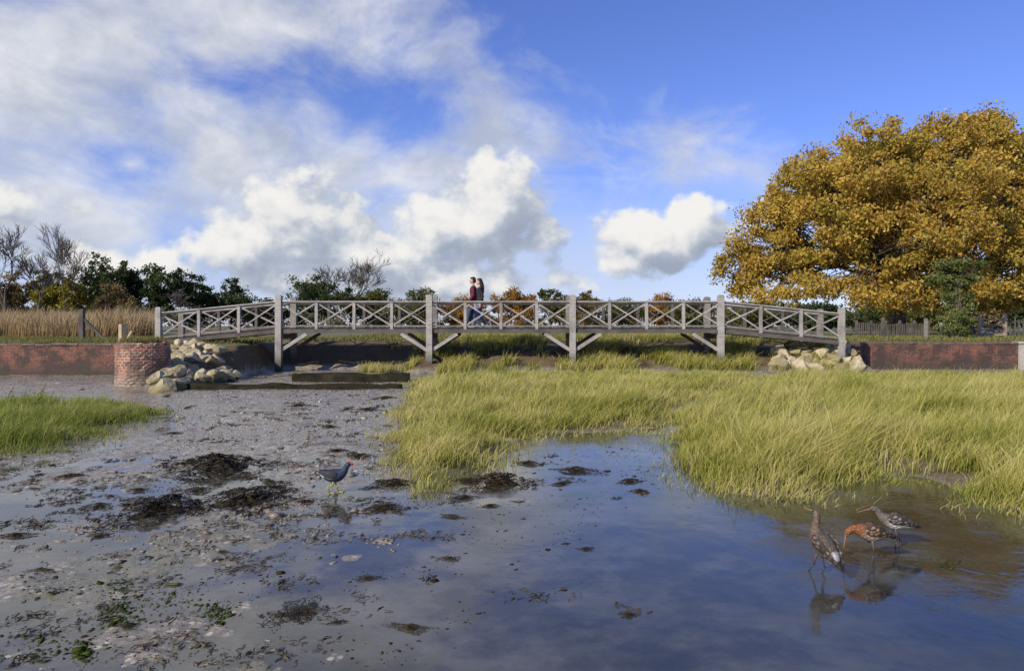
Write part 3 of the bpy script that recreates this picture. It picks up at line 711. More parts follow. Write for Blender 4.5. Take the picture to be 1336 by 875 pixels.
for i in range(80):
    px = random.choice((random.uniform(200, 530), random.uniform(5, 480))); py = random.uniform(508, 600) if px > 200 and random.random() < .6 else random.uniform(590, 740)
    x, y = gnd(px, py); s = random.uniform(.016, .045)*(1+.07*y)*.7
    o = bpy.data.objects.new('stone', random.choice(SM)); C.objects.link(o); o.location = (x, y, max(tz(x, y), -.01)+s*.1); o.scale = (s*1.2, s, s*.6)
    o.rotation_euler = (0, 0, random.uniform(0, 6)); tag(o, 'loose wet grey stone lying on the open mud flat', 'stone', 'loose stones on the mud')
def scatter(name, label, cat, x, y, size, mat, rocky=True, lift=.0):
    n = len(x); z = terrain(x, y)
    base = np.array([[1, 0, 0], [0, 1, 0], [-1, 0, 0], [0, -1, 0], [0, 0, .7], [0, 0, -.6]])
    V = base[None]*(1+rng.uniform(-.45, .45, (n, 6, 1)))*size[:, None, None]*np.array([1, 1, 1 if rocky else .3])
    V = V*np.stack([rng.uniform(.8, 1.8, n), rng.uniform(.6, 1, n), rng.uniform(.5, 1, n)], 1)[:, None]
    a = rng.random(n)*2*PI; ca, sa = np.cos(a)[:, None], np.sin(a)[:, None]
    V = np.stack([V[:, :, 0]*ca-V[:, :, 1]*sa, V[:, :, 0]*sa+V[:, :, 1]*ca, V[:, :, 2]], 2)+np.stack([x, y, z+size*.12+lift], 1)[:, None]
    T = np.array([[0, 1, 4], [1, 2, 4], [2, 3, 4], [3, 0, 4], [1, 0, 5], [2, 1, 5], [3, 2, 5], [0, 3, 5]])
    me = fastmesh(name, V.reshape(-1, 3), ((np.arange(n)*6)[:, None, None]+T[None]).reshape(-1, 3))
    return tag(link(name, me, mat), label, cat, kind='stuff')
def gv(px, py): Y = F*H/(py-HY); return (px-668)/F*Y, Y
n = 14000; px = rng.uniform(-40, 560, n); py = rng.uniform(495, 720, n)
k = (fbm(px*.012, py*.03, 3)+.4*fbm(px*.05, py*.1, 2) > rng.normal(.08, .18, n)) & ((px > 205) | (py > 585) | (py < 520)); x, y = gv(px[k], py[k])
k = terrain(x, y) < .2; x, y = x[k], y[k]
scatter('pebbles', 'small grey pebbles strewn over the mud', 'gravel', x, y, .006*np.exp(rng.normal(0, .6, len(x)))*(.6+.09*y), M_STONE)
n = 6000; px = rng.uniform(230, 545, n); py = rng.uniform(497, 630, n)
k = (fbm(px*.02, py*.05, 5) > rng.normal(.0+.2*(py > 570), .2, n)); x, y = gv(px[k], py[k]); k = terrain(x, y) < .2; x, y = x[k], y[k]
scatter('shells', 'pale broken shells and grit over the upper mud', 'shells', x, y, .0055*np.exp(rng.normal(0, .45, len(x)))*(.6+.09*y), M_SHELL)
n = 8000; px = rng.uniform(-20, 980, n); py = 540+rng.random(n)**1.4*330
k = (fbm(px*.008, py*.02, 4)+.5*fbm(px*.03, py*.07, 1) > rng.normal(.2, .14, n)) & (px < 1000-(py-560)*1.2); x, y = gv(px[k], py[k])
z0 = np.maximum(terrain(x, y), 0)-terrain(x, y)
scatter('weed_litter', 'dark scraps of seaweed scattered over the wet mud', 'seaweed', x, y, .005*np.exp(rng.normal(0, .6, len(x))), M_LITTER, False, z0)
PG = []
for cx, cy, rx, ry, n in [(155, 800, 26, 14, 420), (285, 798, 20, 9, 260), (160, 770, 22, 12, 200), (225, 780, 25, 14, 160), (90, 650, 25, 8, 160), (170, 632, 30, 8, 160), (420, 585, 25, 5, 120), (110, 850, 10, 12, 120), (1235, 735, 14, 5, 90), (700, 605, 30, 8, 200), (130, 590, 50, 8, 160), (840, 620, 40, 14, 260), (560, 655, 30, 6, 120), (60, 760, 40, 20, 160), (40, 840, 60, 20, 160), (1000, 655, 60, 6, 160), (380, 610, 60, 10, 160), (800, 590, 60, 10, 200)]:
    for _ in range(n): PG.append(gnd(random.gauss(cx, rx*.7), random.gauss(cy, ry*.7)))
x, y = np.array(PG).T; z0 = np.maximum(terrain(x, y), 0)-terrain(x, y)
scatter('green_weed', 'green algae scraps scattered over the wet mud', 'algae', x, y, .0058*np.exp(rng.normal(0, .55, len(x))), M_GREENWEED, False, z0+.002)

def strips(mb, r_, x_, y_, zt, L, w):
    d = r_.random()*2*PI; dx, dy = math.cos(d), math.sin(d); V = []; cv = r_.uniform(-.4, .4)
    for k_ in range(3):
        s2 = k_/2; cz = zt+r_.uniform(.0, .09)*L*3*(1 if k_ == 1 else .2)-s2*.06*L*3
        b_ = cv*L*(4*s2*(1-s2)); qx, qy = x_+dx*L*s2-dy*b_, y_+dy*L*s2+dx*b_; ww = w*(1, 1.2, .4)[k_]
        V += [(qx-dy*ww, qy+dx*ww, max(cz, .0)), (qx+dy*ww, qy-dx*ww, max(cz, .0)+.1*L)]
    mb.add(V, [(0, 1, 3, 2), (2, 3, 5, 4)])
r2 = np.random.default_rng(9); SX = []
for q_ in range(290):
    cx, cy = r2.uniform(-10, 900), (575+r2.random()**1.2*300 if q_ < 150 else 515+r2.random()*190)
    if q_ >= 150: cx = r2.uniform(-10, 600)
    if cx > 900-(cy-560)*1.9 and r2.random() < .85: continue
    if cy < 590 and (cx < 215 or cx > 520): continue
    X0, Y0 = gnd(cx, cy); rad = r2.uniform(.02, .09)*r2.uniform(1, 2)*(1 if q_ < 150 else 1.3); an = r2.random()*PI; el_ = r2.uniform(1, 3)
    for _ in range(int(5+rad*200)):
        a = r2.random()*2*PI; rr = r2.random()**.8*rad; u_, v_ = rr*math.cos(a)*el_, rr*math.sin(a)
        SX.append((X0+u_*math.cos(an)-v_*math.sin(an), Y0+u_*math.sin(an)+v_*math.cos(an), 1+.06*max(0, Y0-5)))
SX = np.array(SX); SZ = np.maximum(terrain(SX[:, 0], SX[:, 1]), 0); mb = MB()
for (x_, y_, g_s), z_ in zip(SX, SZ): strips(mb, r2, x_, y_, z_+.003, r2.uniform(.012, .06)*g_s, r2.uniform(.0015, .005)*g_s)
tag(mb.build('seaweed_strands', M_STRAND), 'loose brown seaweed strands strewn across the shallows', 'seaweed', kind='stuff')

def weed_mesh(seed, nstrip=900):
    r_ = np.random.default_rng(seed); mb = MB()
    n = 22; rings = [(1.0, 0.0), (.75, .08), (.45, .16), (.2, .20)]; V = []
    jit = 1+.35*np.sin(np.arange(n)*2*PI/n*3+seed)+r_.normal(0, .18, n)
    for rr, zz in rings:
        for j in range(n): a = 2*PI*j/n; V.append((rr*jit[j]*.6*math.cos(a), rr*jit[j]*.6*math.sin(a), zz*(1+r_.normal(0, .3))-.02))
    Fq = [(i*n+j, i*n+(j+1) % n, (i+1)*n+(j+1) % n, (i+1)*n+j) for i in range(3) for j in range(n)]+[tuple(3*n+j for j in range(n))]
    mb.add(V, Fq)
    for _ in range(nstrip):
        a = r_.random()*2*PI; rr = r_.random()**.7*1.4*(1+.3*math.sin(3*a+seed)+.2*math.sin(7*a)); x_, y_ = rr*math.cos(a), rr*math.sin(a)
        strips(mb, r_, x_, y_, max(.0, .25*(1-rr*rr*.7))*(1+.4*math.sin(4*a+seed))+.02, r_.uniform(.06, .22), r_.uniform(.006, .024))
    me = bpy.data.meshes.new('seaweed_clump'); me.from_pydata(mb.v, [], mb.f); me.update(); me.materials.append(M_WEED); return me
WM = [weed_mesh(i) for i in range(6)]
GEN = 'small dark brown seaweed clump lying on the wet mud'
WL = [(282, 612, 46, 'large dark seaweed heap left of the moorhen, farthest of the three big heaps'), (207, 668, 41, 'large dark seaweed heap, leftmost and nearest of the three big heaps'), (322, 654, 44, 'large flat dark seaweed heap between the leftmost heap and the moorhen'),
 (258, 640, 18, GEN), (95, 623, 18, GEN), (130, 660, 18, GEN), (500, 664, 24, GEN), (650, 632, 31, 'brown seaweed heap at the near tip of the middle grass bed'), (515, 632, 24, GEN), (605, 650, 16, GEN), (750, 614, 18, GEN), (733, 631, 14, GEN), (822, 628, 14, GEN),
 (392, 798, 32, 'flat ragged brown seaweed strand nearest the camera, left of centre'), (535, 819, 22, 'small brown seaweed pat at the bottom centre of the water'), (55, 745, 16, GEN), (590, 674, 14, GEN), (480, 754, 12, GEN), (165, 818, 14, GEN), (20, 699, 20, GEN), (290, 721, 12, GEN), (765, 716, 9, GEN), (440, 590, 14, GEN), (440, 812, 11, GEN), (585, 729, 11, GEN), (226, 566, 10, GEN), (470, 596, 16, GEN), (835, 641, 11, GEN), (180, 640, 12, GEN), (350, 628, 14, GEN), (400, 655, 12, GEN), (505, 520, 14, GEN), (480, 535, 14, GEN), (690, 605, 14, GEN), (610, 628, 16, GEN), (640, 660, 11, GEN), (430, 558, 13, GEN), (820, 802, 11, GEN), (560, 600, 12, GEN), (390, 530, 11, GEN), (130, 700, 12, GEN)]
for i, (px, py, hw, lb) in enumerate(WL):
    x, y = gnd(px, py); s = hw*y/F; o = bpy.data.objects.new('seaweed_clump', WM[i % 6]); C.objects.link(o)
    big = hw > 30; fl = .8
    if big: fl = 1.25
    if hw == 32: fl = .3
    if hw == 44: fl = .95
    o.location = (x, y, max(tz(x, y), 0)+(.010 if big and hw != 32 else .0))
    o.scale = (s*random.uniform(.85, 1.1), s*(random.uniform(.9, 1.4) if big else random.uniform(.35, .8)), s*fl*random.uniform(.7, 1.1)); o.rotation_euler = (0, 0, random.uniform(0, 6.3) if big else random.choice((0, PI))+random.uniform(-.7, .7))
    tag(o, lb, 'seaweed', 'seaweed clumps on the mud' if lb == GEN else None)

# ------------------------------------------------------------------ birds
def cr(P, k=5):
    P = [np.array(p, float) for p in P]; out = []
    for i in range(len(P)-1):
        a, b_, c_, d = P[max(i-1, 0)], P[i], P[i+1], P[min(i+2, len(P)-1)]
        for j in range(k):
            t_ = j/k; out.append(.5*((2*b_)+(-a+c_)*t_+(2*a-5*b_+4*c_-d)*t_**2+(-a+3*b_-3*c_+d)*t_**3))
    out.append(P[-1]); return out
def loft(name, rings, mat, parent, colf, n=16, k=5):
    R = cr(rings, k); m_ = len(R); V = []; col = []
    for i, r in enumerate(R):
        tg = R[min(i+1, m_-1)][:3]-R[max(i-1, 0)][:3]; L = np.linalg.norm(tg)+1e-9; tg = tg/L
        nz = np.array([-tg[2], 0, tg[0]]); nz = nz/(np.linalg.norm(nz)+1e-9)
        for j in range(n):
            th = 2*PI*j/n; q = r[:3]+np.array([0, 1, 0])*math.cos(th)*max(r[3], .0005)+nz*math.sin(th)*max(r[4], .0005)
            V.append(q); col.append((*colf(i/(m_-1), math.sin(th), q), 1))
    V.append(R[0][:3]); V.append(R[-1][:3]); col.append(col[0]); col.append(col[-2])
    Fq = [(i*n+j, i*n+(j+1) % n, (i+1)*n+(j+1) % n, (i+1)*n+j) for i in range(m_-1) for j in range(n)]
    Fq += [((j+1) % n, j, len(V)-2) for j in range(n)]+[((m_-1)*n+j, (m_-1)*n+(j+1) % n, len(V)-1) for j in range(n)]
    me = bpy.data.meshes.new(name); me.from_pydata([tuple(v) for v in V], [], Fq); me.update()
    me.polygons.foreach_set('use_smooth', [True]*len(me.polygons))
    ca = me.color_attributes.new('col', 'FLOAT_COLOR', 'POINT'); ca.data.foreach_set('color', np.array(col, np.float32).ravel())
    return link(name, me, mat, parent)
M_FEATH = attr_mat('feathers', .75, .5, 75); M_WING = attr_mat('wing_feathers', .7, .92, 58); M_PLAIN = attr_mat('plain_feathers', .6, .12, 90)
M_LEGD = simple_mat('dark_leg', (.05, .045, .04), (.09, .08, .07), 20, .5); M_LEGY = simple_mat('yellow_green_leg', (.28, .26, .04), (.36, .33, .06), 20, .5)
M_EYE = simple_mat('eye', (.004, .004, .004), (.01, .01, .01), 5, .1)
M_BILLP = simple_mat('pink_bill', (.34, .16, .10), (.14, .08, .06), 12, .4); M_BILLR = simple_mat('red_bill', (.6, .03, .02), (.65, .06, .03), 12, .35); M_BILLT = simple_mat('yellow_tip', (.6, .45, .05), (.65, .5, .08), 12, .4)
def lerp3(a, b, t_): return tuple(x*(1-t_)+y*t_ for x, y in zip(a, b))
def bird_legs(root, hipz, mat, spread=.028, x0=0.0, foot=.035, r=.0042, stagger=.02):
    for sgn in (-1, 1):
        y_ = sgn*spread; sx_ = x0+sgn*stagger; mb = MB()
        mb.tube([(x0+.01, y_*.8, hipz+.02), (x0-.0, y_, hipz*.72), (sx_-.022, y_, hipz*.5)], [.013, .0075, r], 7)
        mb.tube([(sx_-.022, y_, hipz*.5), (sx_-.016, y_, hipz*.42), (sx_, y_, .006)], [r*1.35, r, r], 7)
        for an in (-.5, 0, .5): mb.tube([(sx_, y_, .006), (sx_+foot*.6*math.cos(an), y_+foot*.6*math.sin(an), .005), (sx_+foot*math.cos(an), y_+foot*math.sin(an), .002)], [r*.9, r*.75, r*.4], 5)
        mb.tube([(sx_, y_, .006), (sx_-foot*.4, y_, .003)], [r*.8, r*.4], 5)
        mb.build('leg', mat, root, True)
def eyes(root, x, z, w, r=.0042):
    for sgn in (-1, 1):
        mb = MB(); mb.ell((0, 0, 0), (r, r, r), 10, 8); o = mb.build('eye', M_EYE, root, True); o.location = (x, sgn*w, z)
BUFF = (.18, .13, .09); GREY = (.13, .105, .08); RUF = (.31, .12, .045); WHITE = (.66, .64, .6); DARK = (.03, .026, .022)
def godwit(label, loc, rz, neck, style, bill, sc=1.0, pitch=0):
    root = thing('godwit', label, 'bird', loc, rz, scale=sc); root.rotation_euler = (0, pitch, rz)
    back = [(-.155, 0, .200, .006, .004), (-.115, 0, .213, .026, .020), (-.06, 0, .232, .046, .043), (0, 0, .240, .056, .058), (.05, 0, .252, .049, .052)]
    if style == 'brown': back = [(x_, y_, z_, a_*1.15, b_*1.12) for x_, y_, z_, a_, b_ in back]
    def col(t_, s, q):
        up = (s+1)/2
        if style == 'rufous':
            c = lerp3((.46, .36, .26), (.17, .11, .065), sm(.35, .7, up)); f = float(sm(.03, .10, q[0])); c = lerp3(c, RUF, f)
        else:
            c = lerp3(WHITE if style == 'pale' else BUFF, GREY, float(sm(.3, .6, up))); f = float(sm(.03, .09, q[0])); c = lerp3(c, BUFF if style == 'brown' else (.19, .16, .13), f)
        if q[0] < -.125: c = lerp3(c, DARK, .8)
        elif q[0] < -.085: c = lerp3(c, WHITE, .9)
        return c
    body = loft('body', back+neck, M_FEATH, root, col)
    wy = 1.13 if style == 'brown' else 1.0
    for sgn in (-wy, wy):
        def wc(t_, s, q):
            if style == 'rufous': c = lerp3((.20, .13, .08), (.32, .21, .12), (s+1)/2)
            elif style == 'pale': c = lerp3((.12, .105, .085), (.26, .22, .18), (s+1)/2)
            else: c = lerp3((.11, .088, .066), (.20, .155, .112), (s+1)/2)
            return lerp3(c, DARK, .75) if q[0] < -.10 else c
        loft('wing', [(-.175, sgn*.010, .214, .003, .004), (-.12, sgn*.030, .226, .007, .016), (-.05, sgn*.046, .250, .010, .032), (.01, sgn*.051, .260, .010, .036), (.05, sgn*.046, .264, .008, .026), (.068, sgn*.038, .266, .003, .006)], M_WING, root, wc, 12)
    loft('tail', [(-.12, 0, .213, .020, .006), (-.16, 0, .203, .018, .004), (-.185, 0, .197, .010, .002)], M_PLAIN, root, lambda *a_: DARK, 10)
    h = neck[-1]; mb = MB(); p0 = Vector(h[:3]); p1 = Vector(bill); mid = p0.lerp(p1, .5)
    mb.tube([p0-(p1-p0)*.06, p0.lerp(p1, .1), mid, p1], [.0065, .0055, .004, .0018], 8); mb.build('bill', M_BILLP, root, True)
    hd = neck[-2]; eyes(body, hd[0]+.004, hd[2]+.005, hd[3]*.9)
    bird_legs(root, .195, M_LEGD, foot=.04)
    return root
up = [(.088, 0, .282, .034, .036), (.104, 0, .318, .022, .024), (.112, 0, .348, .0185, .021), (.122, 0, .372, .0185, .020), (.138, 0, .381, .0175, .0175), (.156, 0, .378, .008, .008)]
lowr = [(.088, 0, .262, .036, .040), (.118, 0, .268, .025, .027), (.142, 0, .262, .0205, .022), (.160, 0, .248, .0195, .021), (.171, 0, .234, .0175, .0175), (.178, 0, .219, .008, .008)]
fwd = [(.088, 0, .272, .033, .036), (.110, 0, .297, .022, .024), (.126, 0, .316, .0185, .021), (.141, 0, .329, .0185, .020), (.158, 0, .332, .0175, .0175), (.174, 0, .328, .008, .008)]
def put(px, py, z=-.02): x, y = gnd(px, py, z); return (x, y, z)
godwit('grey brown godwit standing upright in the water, leftmost of the three', put(1059, 752, -.045), math.radians(112), up, 'brown', (.235, 0, .340), 1.1, math.radians(-24))
godwit('rufous headed godwit bending its bill down to the water, between two grey ones', put(1137, 741, -.045), math.radians(183), lowr, 'rufous', (.196, 0, .118), 1.04)
godwit('grey white godwit with long bill held forward, rearmost and rightmost of the three', put(1168, 722, -.045), math.radians(172), fwd, 'pale', (.272, 0, .300), 1.0)
mo = thing('moorhen', 'slate black moorhen with red bill walking on the mud', 'bird', put(436, 643, .0), math.radians(-8), scale=1.12)
SL = (.028, .042, .075); BRN = (.030, .031, .038)
def mcol(t_, s, q):
    if q[0] < -.085 and s < .1: return WHITE
    return lerp3(SL, BRN, float(sm(.2, .7, s))*float(sm(.06, -.02, q[0])) if q[0] < .05 else 0)
mbody = loft('body', [(-.150, 0, .205, .008, .006), (-.115, 0, .183, .028, .026), (-.06, 0, .162, .052, .050), (0, 0, .155, .062, .060), (.05, 0, .168, .052, .053), (.088, 0, .196, .032, .036), (.106, 0, .226, .024, .026), (.122, 0, .250, .0235, .0245), (.142, 0, .260, .021, .021), (.160, 0, .256, .009, .010)], M_PLAIN, mo, mcol)
for sgn in (-1, 1):
    loft('wing', [(-.155, sgn*.018, .196, .003, .004), (-.09, sgn*.045, .180, .008, .020), (-.02, sgn*.060, .168, .009, .034), (.03, sgn*.055, .172, .008, .028), (.055, sgn*.044, .176, .003, .008)], M_PLAIN, mo, lambda t_, s, q: WHITE if s < -.8 and -.12 < q[0] < .02 else BRN, 14)
mb = MB(); mb.tube([(.142, 0, .276), (.158, 0, .264), (.178, 0, .252)], [.008, .012, .007], 8); bl = mb.build('bill', M_BILLR, mo, True)
mb = MB(); mb.tube([(.176, 0, .253), (.192, 0, .244)], [.006, .002], 8); mb.build('bill_tip', M_BILLT, bl, True)
eyes(mbody, .144, .266, .0205, .004); bird_legs(mo, .115, M_LEGY, foot=.055, r=.005, stagger=.03)

# ------------------------------------------------------------------ people
def union(mb, name, mat, parent, vox=.010, smooth=4):
    me = mb.mesh('tmp'); o = bpy.data.objects.new('tmp', me); C.objects.link(o)
    md = o.modifiers.new('Remesh', 'REMESH'); md.mode = 'VOXEL'; md.voxel_size = vox; md.use_smooth_shade = True
    sm_ = o.modifiers.new('Smooth', 'SMOOTH'); sm_.factor = .5; sm_.iterations = smooth
    dg = bpy.context.evaluated_depsgraph_get(); dg.update()
    res = bpy.data.meshes.new_from_object(o.evaluated_get(dg)); bpy.data.objects.remove(o); res.materials.clear(); res.name = name
    return link(name, res, mat, parent)
M_SKIN = simple_mat('skin', (.44, .26, .19), (.50, .31, .23), 8, .55)
M_HAIR = simple_mat('dark_hair', (.012, .009, .007), (.03, .022, .016), 30, .5)
M_MAROON = simple_mat('maroon_cloth', (.085, .014, .022), (.13, .024, .032), 10, .85)
M_BLACKC = simple_mat('black_cloth', (.014, .013, .016), (.03, .027, .032), 10, .85)
M_JEAN = simple_mat('blue_denim', (.07, .10, .19), (.13, .17, .28), 12, .85); M_JEAN2 = simple_mat('dark_denim', (.04, .055, .10), (.08, .105, .17), 12, .85)
M_SHOE = simple_mat('pale_shoe', (.4, .38, .36), (.5, .48, .46), 10, .6); M_SHOED = simple_mat('dark_shoe', (.03, .03, .03), (.05, .05, .05), 10, .6)
M_LIP = simple_mat('lips', (.28, .10, .09), (.32, .12, .10), 10, .5)
def ell_path(mb, path, rad, n=10):
    mb.tube(path, rad, n)
    for p_, r_ in zip(path, rad): mb.ell(p_, (r_, r_, r_), n, 7)
def person(label, loc, rz, sc, top, trous, shoe, female, arm_sw):
    root = thing('person', label, 'person', loc, rz, scale=sc)
    sh = .165 if female else .19
    torso = [(0, 0, .86, .095, .14), (0, 0, .95, .115, .165), (0, 0, 1.06, .10, .135 if female else .148), (.0, 0, 1.18, .105, .145 if female else .16), (.01, 0, 1.30, .12, .16 if female else .18), (.01, 0, 1.40, .105, sh), (.01, 0, 1.455, .07, .12), (.015, 0, 1.50, .055, .06)]
    legs = {}; arms = {}
    for s in (1, -1):
        kn, an, to = ((.17, s*.085, .52), (.26, s*.08, .10), (.40, s*.085, .04)) if s > 0 else ((.05, s*.085, .49), (-.20, s*.08, .15), (-.09, s*.085, .035))
        legs[s] = ((0, s*.085, .92), kn, an, to); f = s*arm_sw
        arms[s] = ((.01, s*(sh-.005), 1.42), (-.05+.10*f, s*(sh+.045), 1.14), (.07+.18*f, s*(sh+.03), .91), (.095+.2*f, s*(sh+.025), .84))
    def leg(mb, s, e):
        h, k_, a, o = legs[s]; h, k_, a = Vector(h), Vector(k_), Vector(a)
        ell_path(mb, [h, h.lerp(k_, .5), k_, k_.lerp(a, .35)+Vector((-.012, 0, 0)), a], [.092+e, .075+e, .054+e, .056+e, .036+e*1.3])
    def arm(mb, s, e):
        p0, p1, p2, p3 = arms[s]; ell_path(mb, [p0, Vector(p0).lerp(Vector(p1), .5), p1, Vector(p1).lerp(Vector(p2), .4), p2], [.058+e, .048+e, .040+e, .039+e, .027+e])
    mb = MB(); mb.stack(torso); ell_path(mb, [(.015, 0, 1.47), (.03, 0, 1.58)], [.055, .05])
    mb.ell((.04, 0, 1.675), (.098, .076, .115)); mb.ell((.085, 0, 1.60), (.045, .045, .035)); mb.ell((.135, 0, 1.65), (.022, .014, .022)); mb.ell((.125, 0, 1.685), (.015, .05, .012))
    for s in (1, -1):
        mb.ell((.035, s*.078, 1.665), (.022, .012, .032)); leg(mb, s, 0); arm(mb, s, 0)
        a, o = Vector(legs[s][2]), Vector(legs[s][3]); ell_path(mb, [a, a+Vector((-.03, 0, -.05)), o], [.038, .038, .028])
        w, pm_ = arms[s][2], arms[s][3]; mb.ell(pm_, (.042, .018, .05)); ell_path(mb, [w, pm_], [.026, .022])
        for dx, L in ((-.030, .062), (-.010, .078), (.010, .084), (.030, .075)):
            q = (pm_[0]+dx, pm_[1], pm_[2]-.04); ell_path(mb, [q, (q[0]+.006, q[1]-s*.004, q[2]-L*.5), (q[0]+.018, q[1]-s*.014, q[2]-L)], [.0105, .0095, .008], 8)
        ell_path(mb, [(w[0]+.02, w[1]-s*.005, w[2]-.03), (pm_[0]+.055, pm_[1]-s*.012, pm_[2]), (pm_[0]+.068, pm_[1]-s*.02, pm_[2]-.045)], [.014, .0115, .009], 8)
    body = union(mb, 'body', M_SKIN, root, .008, 2)
    mb = MB(); e = .020
    mb.stack([(x_, y_, z_ if i else .88, rx+e, ry+e) for i, (x_, y_, z_, rx, ry) in enumerate(torso[:-1])]+[(.012, 0, 1.485, .068, .085)])
    for s in (1, -1): arm(mb, s, .017)
    union(mb, 'jacket' if female else 'shirt', top, root, .012, 4)
    mb = MB(); mb.stack([(0, 0, .84, .11, .155), (0, 0, .93, .128, .178), (0, 0, 1.0, .12, .165)])
    for s in (1, -1): leg(mb, s, .016)
    union(mb, 'trousers', trous, root, .012, 4)
    for s in (1, -1):
        a, o = Vector(legs[s][2]), Vector(legs[s][3]); mb = MB(); ell_path(mb, [a+Vector((-.01, 0, -.02)), a+Vector((-.035, 0, -.055)), o+Vector((.01, 0, 0))], [.045, .046, .037]); union(mb, 'shoe', shoe, root, .012, 3)
    mb = MB(); mb.ell((.012, 0, 1.71), (.098, .088, .105)); mb.ell((-.015, 0, 1.66), (.075, .084, .085)); mb.ell((.07, 0, 1.765), (.055, .065, .035))
    if female: ell_path(mb, [(-.03, 0, 1.64), (-.06, 0, 1.54), (-.085, 0, 1.42), (-.10, 0, 1.30)], [.085, .085, .07, .045])
    union(mb, 'hair', M_HAIR, root, .012, 3)
    for s in (-1, 1):
        mb = MB(); mb.ell((0, 0, 0), (.011, .011, .011), 8, 6); o = mb.build('eye', M_EYE, body, True); o.location = (.124, s*.032, 1.672)
    mb = MB(); mb.ell((0, 0, 0), (.008, .024, .007), 8, 6); o = mb.build('mouth', M_LIP, body, True); o.location = (.126, 0, 1.612)
    return root
person('person with short dark hair in a maroon top, walking ahead on the bridge', (at(618, 428, 27.6).x, 27.6, DZ), PI, 1.05, M_MAROON, M_JEAN2, M_SHOED, False, .5)
person('person with long dark hair in black jacket and blue jeans, walking behind on bridge', (at(626.5, 428, 27.0).x, 27.0, DZ), PI, 1.0, M_BLACKC, M_JEAN, M_SHOE, True, -.5)

# ------------------------------------------------------------------ sky, sun
W = bpy.data.worlds.new('World'); S.world = W; W.use_nodes = True
t = NT(W.node_tree); bg = W.node_tree.nodes['Background']
STR = .14
sky = t.n('ShaderNodeTexSky', sky_type='NISHITA'); sky.sun_disc = False
sky.sun_elevation = math.asin(TOSUN.z); sky.sun_rotation = math.atan2(TOSUN.x, TOSUN.y) % (2*PI); sky.ozone_density = 3.0; sky.dust_density = .2; sky.air_density = 1.0
tc = t.n('ShaderNodeTexCoord').outputs['Generated']
sx = t.n('ShaderNodeSeparateXYZ'); t.put(sx.inputs[0], tc)
az = t.m('ARCTAN2', sx.outputs[0], sx.outputs[1]); hyp = t.m('SQRT', t.m('ADD', t.m('MULTIPLY', sx.outputs[0], sx.outputs[0]), t.m('MULTIPLY', sx.outputs[1], sx.outputs[1])))
el = t.m('ARCTAN2', sx.outputs[2], hyp)
def ang(px, py):
    dx = (px-668)/F; dz = (HY-py)/F; return math.atan(dx), math.atan(dz/math.sqrt(1+dx*dx))
def blobs(az, el, L):
    best = None
    for px, py, rx, ru, rd, *am in L:
        am = am[0] if am else 1.0
        a_, e_ = ang(px, py); cs = math.cos(a_)**2
        dx = t.m('MULTIPLY', t.m('SUBTRACT', az, a_), F/(rx*cs)); q = t.m('SUBTRACT', el, e_)
        dy = t.m('MAXIMUM', t.m('MULTIPLY', q, F/(ru*math.sqrt(cs))), t.m('MULTIPLY', q, -F/(rd*math.sqrt(cs))))
        d = t.m('MULTIPLY', t.m('SUBTRACT', 1.0, t.m('SQRT', t.m('ADD', t.m('MULTIPLY', dx, dx), t.m('MULTIPLY', dy, dy)))), am)
        best = d if best is None else t.m('SMOOTH_MAX', best, d, .12)
    return t.m('MAXIMUM', best, -1.5)
CUM = [(400, 308, 120, 84, 66), (300, 318, 90, 52, 52), (475, 335, 110, 44, 44), (600, 300, 100, 72, 72), (655, 274, 100, 82, 86), (708, 305, 48, 52, 56), (846, 318, 74, 56, 48), (900, 292, 58, 52, 44), (812, 340, 50, 38, 26), (520, 368, 280, 34, 30, .8), (990, 278, 52, 22, 20, .5), (0, 262, 110, 55, 50, .6), (150, 345, 150, 40, 42, .6)]
def dens(az, el, det):
    v = t.vec(az, t.m('MULTIPLY', el, 1.2), 0.0)
    n = t.noise(v, 11, det, .58, .12, '2D')
    vo = t.n('ShaderNodeTexVoronoi', voronoi_dimensions='2D'); t.put(vo.inputs['Vector'], v); vo.inputs['Scale'].default_value = 30; vo.inputs['Detail'].default_value = 1.0
    d = t.m('ADD', t.m('MULTIPLY', blobs(az, el, CUM), 1.2), t.m('MULTIPLY', t.m('SUBTRACT', n, .49), 1.9))
    return t.m('ADD', d, t.m('MULTIPLY', t.m('SUBTRACT', .42, vo.outputs['Distance']), .26))
d0 = dens(az, el, 8); d1 = dens(t.m('SUBTRACT', az, .022), t.m('ADD', el, .030), 5)
mask = t.sstep(d0, .0, .44)
lit = t.sstep(t.m('SUBTRACT', d0, d1), -.80, 1.05)
thick = t.sstep(d0, .4, 1.4)
k_ = 1/STR
ccol = t.ramp(t.m('SUBTRACT', t.m('MULTIPLY', lit, 1.12), t.m('MULTIPLY', thick, .08), clamp=True), [(0, (.34, .39, .49)), (.28, (.43, .48, .58)), (.5, (.58, .62, .68)), (.72, (.77, .775, .79)), (1, (.90, .885, .855))])
SOFT = [(60, 100, 380, 230, 220), (330, 30, 260, 150, 110), (60, 260, 280, 150, 130), (520, 235, 240, 80, 85, .85), (300, 200, 220, 110, 120), (700, 200, 240, 100, 100, .66), (480, 60, 140, 90, 60, .6), (170, 215, 60, 40, 36, 1.0)]
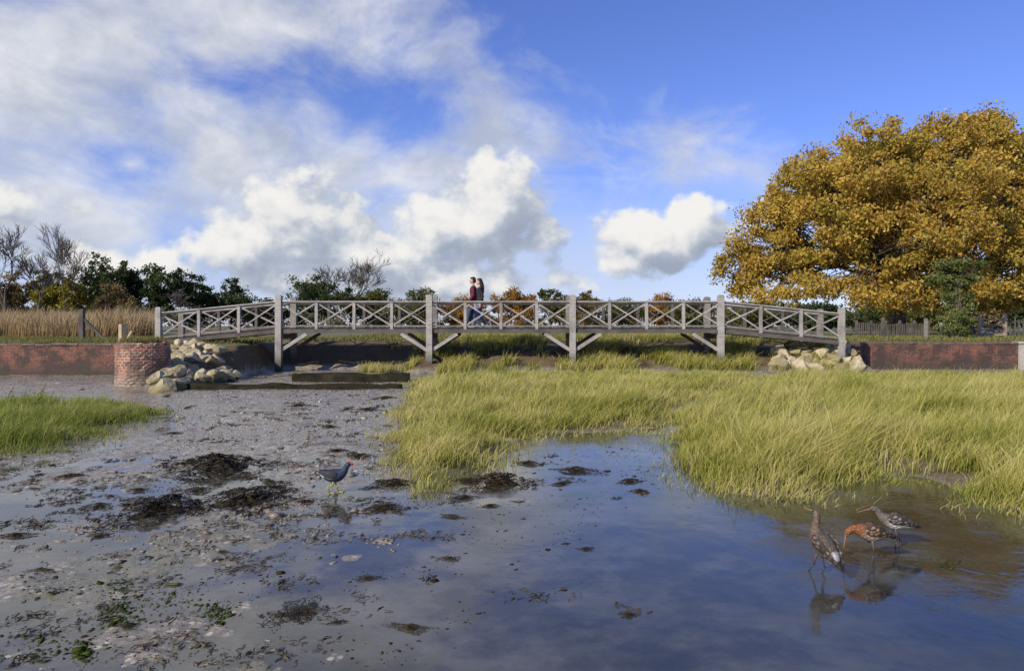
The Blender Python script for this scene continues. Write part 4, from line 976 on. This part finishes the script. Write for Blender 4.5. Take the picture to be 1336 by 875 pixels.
vA = t.vec(az, t.m('MULTIPLY', el, 1.5), 0.0)
nA = t.noise(vA, 5.5, 8, .60, .25, '2D'); nA2 = t.noise(t.vec(t.m('ADD', az, 5.0), t.m('MULTIPLY', el, 1.6), 0.0), 9, 7, .58, .2, '2D')
dA = t.m('ADD', t.m('MULTIPLY', blobs(az, el, SOFT), .9), t.m('MULTIPLY', t.m('SUBTRACT', nA, .47), 2.1))
mA = t.m('MULTIPLY', t.sstep(dA, -.15, .95), .93)
cA = t.ramp(t.m('ADD', nA2, t.m('MULTIPLY', t.m('SUBTRACT', nA, .5), -.35)), [(.3, (.48, .52, .62)), (.5, (.64, .67, .735)), (.7, (.82, .83, .855))])
VEIL = [(560, 350, 660, 190, 200)]
mV = t.m('MULTIPLY', t.sstep(t.m('ADD', blobs(az, el, VEIL), t.m('MULTIPLY', t.m('SUBTRACT', nA, .5), 1.2)), -.15, .85), .74)
skyc = t.mix(1.0, sky.outputs[0], (.65, .69, 1.14), 'MULTIPLY')
def emit(c): return t.mix(1.0, c, (k_, k_, k_), 'MULTIPLY')
c = t.mix(mV, skyc, tuple(x*k_ for x in (.58, .645, .78)))
c = t.mix(mA, c, emit(cA))
c = t.mix(mask, c, emit(ccol))
t.put(bg.inputs['Color'], c); bg.inputs['Strength'].default_value = STR
sd = bpy.data.lights.new('sun', 'SUN'); sd.energy = 5.0; sd.angle = math.radians(.5); sd.color = (1, .91, .78)
so = bpy.data.objects.new('sun', sd); C.objects.link(so); so.rotation_mode = 'QUATERNION'; so.rotation_quaternion = TOSUN.to_track_quat('Z', 'Y'); so.location = (-30, -20, 30)

cd = bpy.data.cameras.new('camera'); cam = bpy.data.objects.new('camera', cd); C.objects.link(cam)
cam.location = (0, 0, H); cam.rotation_euler = (PI/2, 0, 0); cd.sensor_width = 36; cd.lens = 36*F/1336; cd.shift_y = -(437.5-HY)/1336
cd.clip_start = .05; cd.clip_end = 8000; S.camera = cam
S.view_settings.view_transform = 'Standard'; S.view_settings.look = 'None'; S.view_settings.exposure = 0
